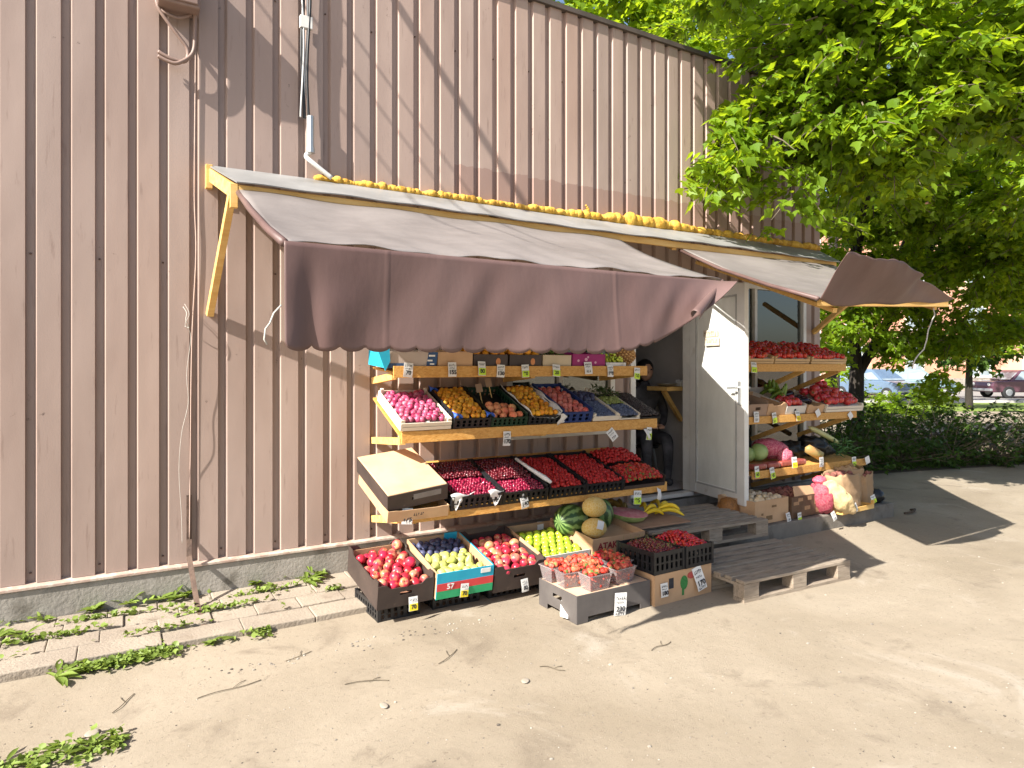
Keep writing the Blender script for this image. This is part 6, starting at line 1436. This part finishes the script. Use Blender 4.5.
# pebbles, twigs and crumbs on the packed dirt
pb = MB()
for i in range(2000):
    t_ = 1.6 + 6.5 * random.random() ** 1.6; X_ = rr(-.85, .85) * t_; p = vw(X_, t_)
    if p.y > -.95 and p.x < 7.3: continue
    r_ = rr(.0018, .0045) * (2.2 if random.random() < .06 else 1); pb.ball((p.x, p.y, r_ * .2), r_, 5, 3, sc=(rr(.9, 1.6), 1, .6))
for i in range(80):
    s = random.random(); p = Vector((.35 + 1.7 * s + rr(-.10, .10), -1.24 - .12 * s + rr(-.08, .08), 0)); r_ = rr(.002, .007); pb.ball((p.x, p.y, r_ * .3), r_, 6, 4, sc=(1.3, 1, .7))
tag(pb.build('pebbles', mat('grey_pebble', (.10, .085, .07), (.36, .32, .27), 3, .9, lo=.42, hi=.58), smooth=False), kind='stuff')
for k, (x, y, l, a, wh) in enumerate(((.30, -1.50, .30, 8, 'long one left of the damp patch'), (.95, -1.72, .22, -20, 'below the apple boxes'), (1.45, -1.75, .2, 35, 'in the middle of the yard'), (-.05, -1.45, .18, 60, 'near the bottom left weeds'), (2.55, -2.2, .18, 10, 'below the strawberry box'), (.75, -1.3, .16, 20, 'left of the pebble trail'), (1.9, -2.05, .14, -50, 'small one on open dirt'))):
    b = MB(); b.tube(smooth_pts([(0, 0, .004), (l * .3, .012 * rr(-1, 1), .007), (l * .7, .016 * rr(-1, 1), .005), (l, 0, .004)]), .0022, 5); b.tube([(l * .55, .0, .005), (l * .68, .03, .006), (l * .8, .045, .004)], .0016, 4)
    o = b.build('twig', MATS['twig_bark'], smooth=True, loc=(x, y, 0)); o.rotation_euler = (0, 0, R(a)); tag(o, f'thin dry twig lying on the dirt, {wh}', 'twig', 'twigs on the dirt')
for k, (x, y, r_, wh) in enumerate(((1.05, -2.02, .020, 'small flat pale stone bedded in the dirt in front of the boxes'), (-.12, -1.60, .025, 'white stone chip near the bottom left weeds'), (1.75, -2.15, .022, 'grey stone on the open dirt'))):
    o = m_lump('stone', r_, mat('pale_stone', (.28, .24, .19), (.35, .305, .25), 12, .9), (1.4, 1, .2), k); tag(inst('stone', o, (x, y, .006), (0, 0, rr(0, 6))), wh, 'stone')

# ------------------------------------------------------------------ parked cars and the far building
RUB = mat('tyre_rubber', (.015, .015, .015), (.025, .025, .025), 9, .8); CARGL = mat('car_glass', (.20, .25, .28), (.28, .33, .36), 2, .06, spec=.8)
def car(name, label, loc, rz, paint, kind='saloon'):
    r_ = thing(name, label, 'car', loc, (0, 0, rz), 'cars parked beyond the lawn')
    if kind == 'saloon':
        low = [(-2.05, .30), (-2.08, .62), (-2.0, .84), (-1.15, .88), (1.0, .90), (1.95, .86), (2.05, .62), (2.02, .30)]; cab = [(-1.15, .88), (-.62, 1.40), (.75, 1.40), (1.25, .89)]
        win = [[(-.98, .92), (-.58, 1.33), (-.06, 1.33), (-.06, .92)], [(.02, .92), (.02, 1.33), (.66, 1.33), (1.02, .92)]]
    else:
        low = [(-1.85, .30), (-1.88, .60), (-1.75, .80), (-1.0, .92), (1.6, .95), (1.85, .85), (1.88, .55), (1.85, .30)]; cab = [(-1.05, .92), (-.35, 1.46), (1.25, 1.46), (1.68, .95)]
        win = [[(-.85, .96), (-.30, 1.39), (.20, 1.39), (.20, .96)], [(.28, .96), (.28, 1.39), (1.15, 1.39), (1.40, .96)]]
    W_ = .80
    b = MB(); b.prism(low, 2 * W_, M=Matrix.Translation((0, -W_, 0)))
    n = len(cab); v = [(x, -W_ + (.02 if z < 1 else .14), z) for x, z in cab] + [(x, W_ - (.02 if z < 1 else .14), z) for x, z in cab]
    b.add(v, [(0, 1, 2, 3), (7, 6, 5, 4), (0, 4, 5, 1), (1, 5, 6, 2), (2, 6, 7, 3)]); b.build('body', paint, r_, bevel=.05)
    for s in (-1, 1):
        for w_ in win:
            b = MB(); b.add([(x, s * (W_ - .02 - (.12 * (z - .9) / .5) + .012), z) for x, z in w_], [(0, 1, 2, 3)]); b.build('side_window', CARGL, r_)
        for wx_ in (-1.28, 1.25):
            b = MB(); b.lathe([(.001, -.09), (.24, -.09), (.30, -.07), (.30, .07), (.24, .09), (.001, .09)], 18, M=Matrix.Translation((wx_, s * (W_ - .05), .30)) @ Matrix.Rotation(R(90), 4, 'X')); wh = b.build('wheel', RUB, r_)
            b = MB(); b.lathe([(.001, -.10), (.16, -.10), (.17, -.085), (.17, .085), (.16, .10), (.001, .10)], 14, M=Matrix.Translation((wx_, s * (W_ - .05), .30)) @ Matrix.Rotation(R(90), 4, 'X')); b.build('rim', STEEL, wh)
    for (xa, za, xb, zb, nm) in ((cab[0][0], .93, cab[1][0], 1.36, 'windscreen'), (cab[3][0], .94, cab[2][0], 1.36, 'rear_window')):
        sx = -.012 if nm == 'windscreen' else .012
        b = MB(); b.add([(xa + sx, -W_ + .08, za), (xa + sx, W_ - .08, za), (xb + sx * 2, W_ - .18, zb), (xb + sx * 2, -W_ + .18, zb)], [(0, 1, 2, 3)]); b.build(nm, CARGL, r_)
    for s in (-.55, .55):
        b = MB(); b.ball((low[1][0] - .0, s, .68), .10, 10, 8, sc=(.35, 1, .8)); b.build('headlight', WHITEPAINT, r_, smooth=True)
        b = MB(); b.box(low[-2][0] - .03, s - .15, .60, low[-2][0] + .02, s + .15, .74); b.build('tail_light', TOMATO, r_)
    b = MB(); b.box(low[0][0] - .10, -W_ + .02, .36, low[0][0] + .02, W_ - .02, .48); b.build('bumper', STEEL, r_, bevel=.02); b = MB(); b.box(low[-1][0] - .02, -W_ + .02, .36, low[-1][0] + .10, W_ - .02, .48); b.build('bumper', STEEL, r_, bevel=.02)
    return r_
def paint(name, c): return mat(name, c, tuple(v * 1.15 for v in c), 3, .25, coat=.5, spec=.5)
car('parked_car', 'boxy dark plum saloon car at the right, side on beyond the lawn', vw(25.7, 33.2), STREET_ROT + R(-1), paint('plum_paint', (.085, .035, .05)))
car('parked_car', 'teal blue hatchback parked in the middle of the row', vw(20.3, 33.4), STREET_ROT + R(150), paint('teal_paint', (.15, .23, .26)), 'hatch')
car('parked_car', 'blue car nose-on behind the forked trunk', vw(17.7, 32.2), STREET_ROT + R(112), paint('blue_paint', (.10, .15, .22)), 'hatch')
car('parked_car', 'white and red car parked behind the blue one', vw(19.4, 36.5), STREET_ROT + R(140), paint('pale_red_paint', (.38, .10, .10)), 'saloon')
fb = thing('apartment_building', 'salmon pink rendered building beyond the parked cars', 'building', vw(30, 46), (0, 0, STREET_ROT))
SALM = mat('salmon_render', (.50, .235, .155), (.56, .28, .19), 1.2, .9, .2, 20, c3=(.60, .38, .27), s3=.35, lo3=.52, hi3=.56)
b = MB(); b.box(-9.3, 0, 0, 30, 12, 13); b.build('wall', SALM, fb)
b = MB(); b.box(-9.35, -.12, 0, 30, -.004, .75); b.build('base_course', CONC, fb)
b = MB(); b.box(-9.6, -.4, 13, 30.3, 12.3, 13.3); b.build('roof', MATS['roofing_felt'], fb)
b = MB(); b.box(-9.3, -.06, .76, -8.5, -.003, 12.98); b.build('corner_pier', WHITEPAINT, fb)
def fwin(x, z, w, h, lattice_=False):
    f = MB(); t_ = .12
    f.box(x, -.08, z, x + t_, -.003, z + h); f.box(x + w - t_, -.08, z, x + w, -.003, z + h); f.box(x + t_, -.08, z, x + w - t_, -.003, z + t_); f.box(x + t_, -.08, z + h - t_, x + w - t_, -.003, z + h); f.box(x + w / 2 - .05, -.075, z + t_, x + w / 2 + .05, -.003, z + h - t_)
    if lattice_:
        for k in range(3): f.box(x + t_, -.077, z + .5 + k * .45, x + w / 2 - .05, -.004, z + .58 + k * .45); f.box(x + w / 2 + .05, -.077, z + .5 + k * .45, x + w - t_, -.004, z + .58 + k * .45)
    o = f.build('window', WHITEPAINT, fb); g = MB(); g.box(x + t_, -.03, z + t_, x + w - t_, -.02, z + h - t_); g.build('pane', CARGL, o)
fwin(-2.6, .9, 1.3, 2.3); fwin(1.7, .8, 1.7, 3.0, True); fwin(-6.8, 1.0, 1.3, 2.1); fwin(5.6, .9, 2.2, 2.6)
for fl in range(1, 4):
    for x in (-6.8, -2.6, 1.6, 5.8, 10, 14): fwin(x, 1.0 + fl * 3.1, 1.4, 1.7)
b = MB(); b.box(3.55, -.09, .76, 3.95, -.003, 12.9); b.build('pilaster', SALM, fb)

# lettering becomes plain mesh so each print is a part of its own
dg = bpy.context.evaluated_depsgraph_get()
for o in [o for o in COL.objects if o.type == 'FONT']:
    me = bpy.data.meshes.new_from_object(o.evaluated_get(dg)); n_ = bpy.data.objects.new(o.name.split('.')[0], me); COL.objects.link(n_)
    n_.parent = o.parent; n_.location = o.location; n_.rotation_euler = o.rotation_euler
    bpy.data.objects.remove(o)
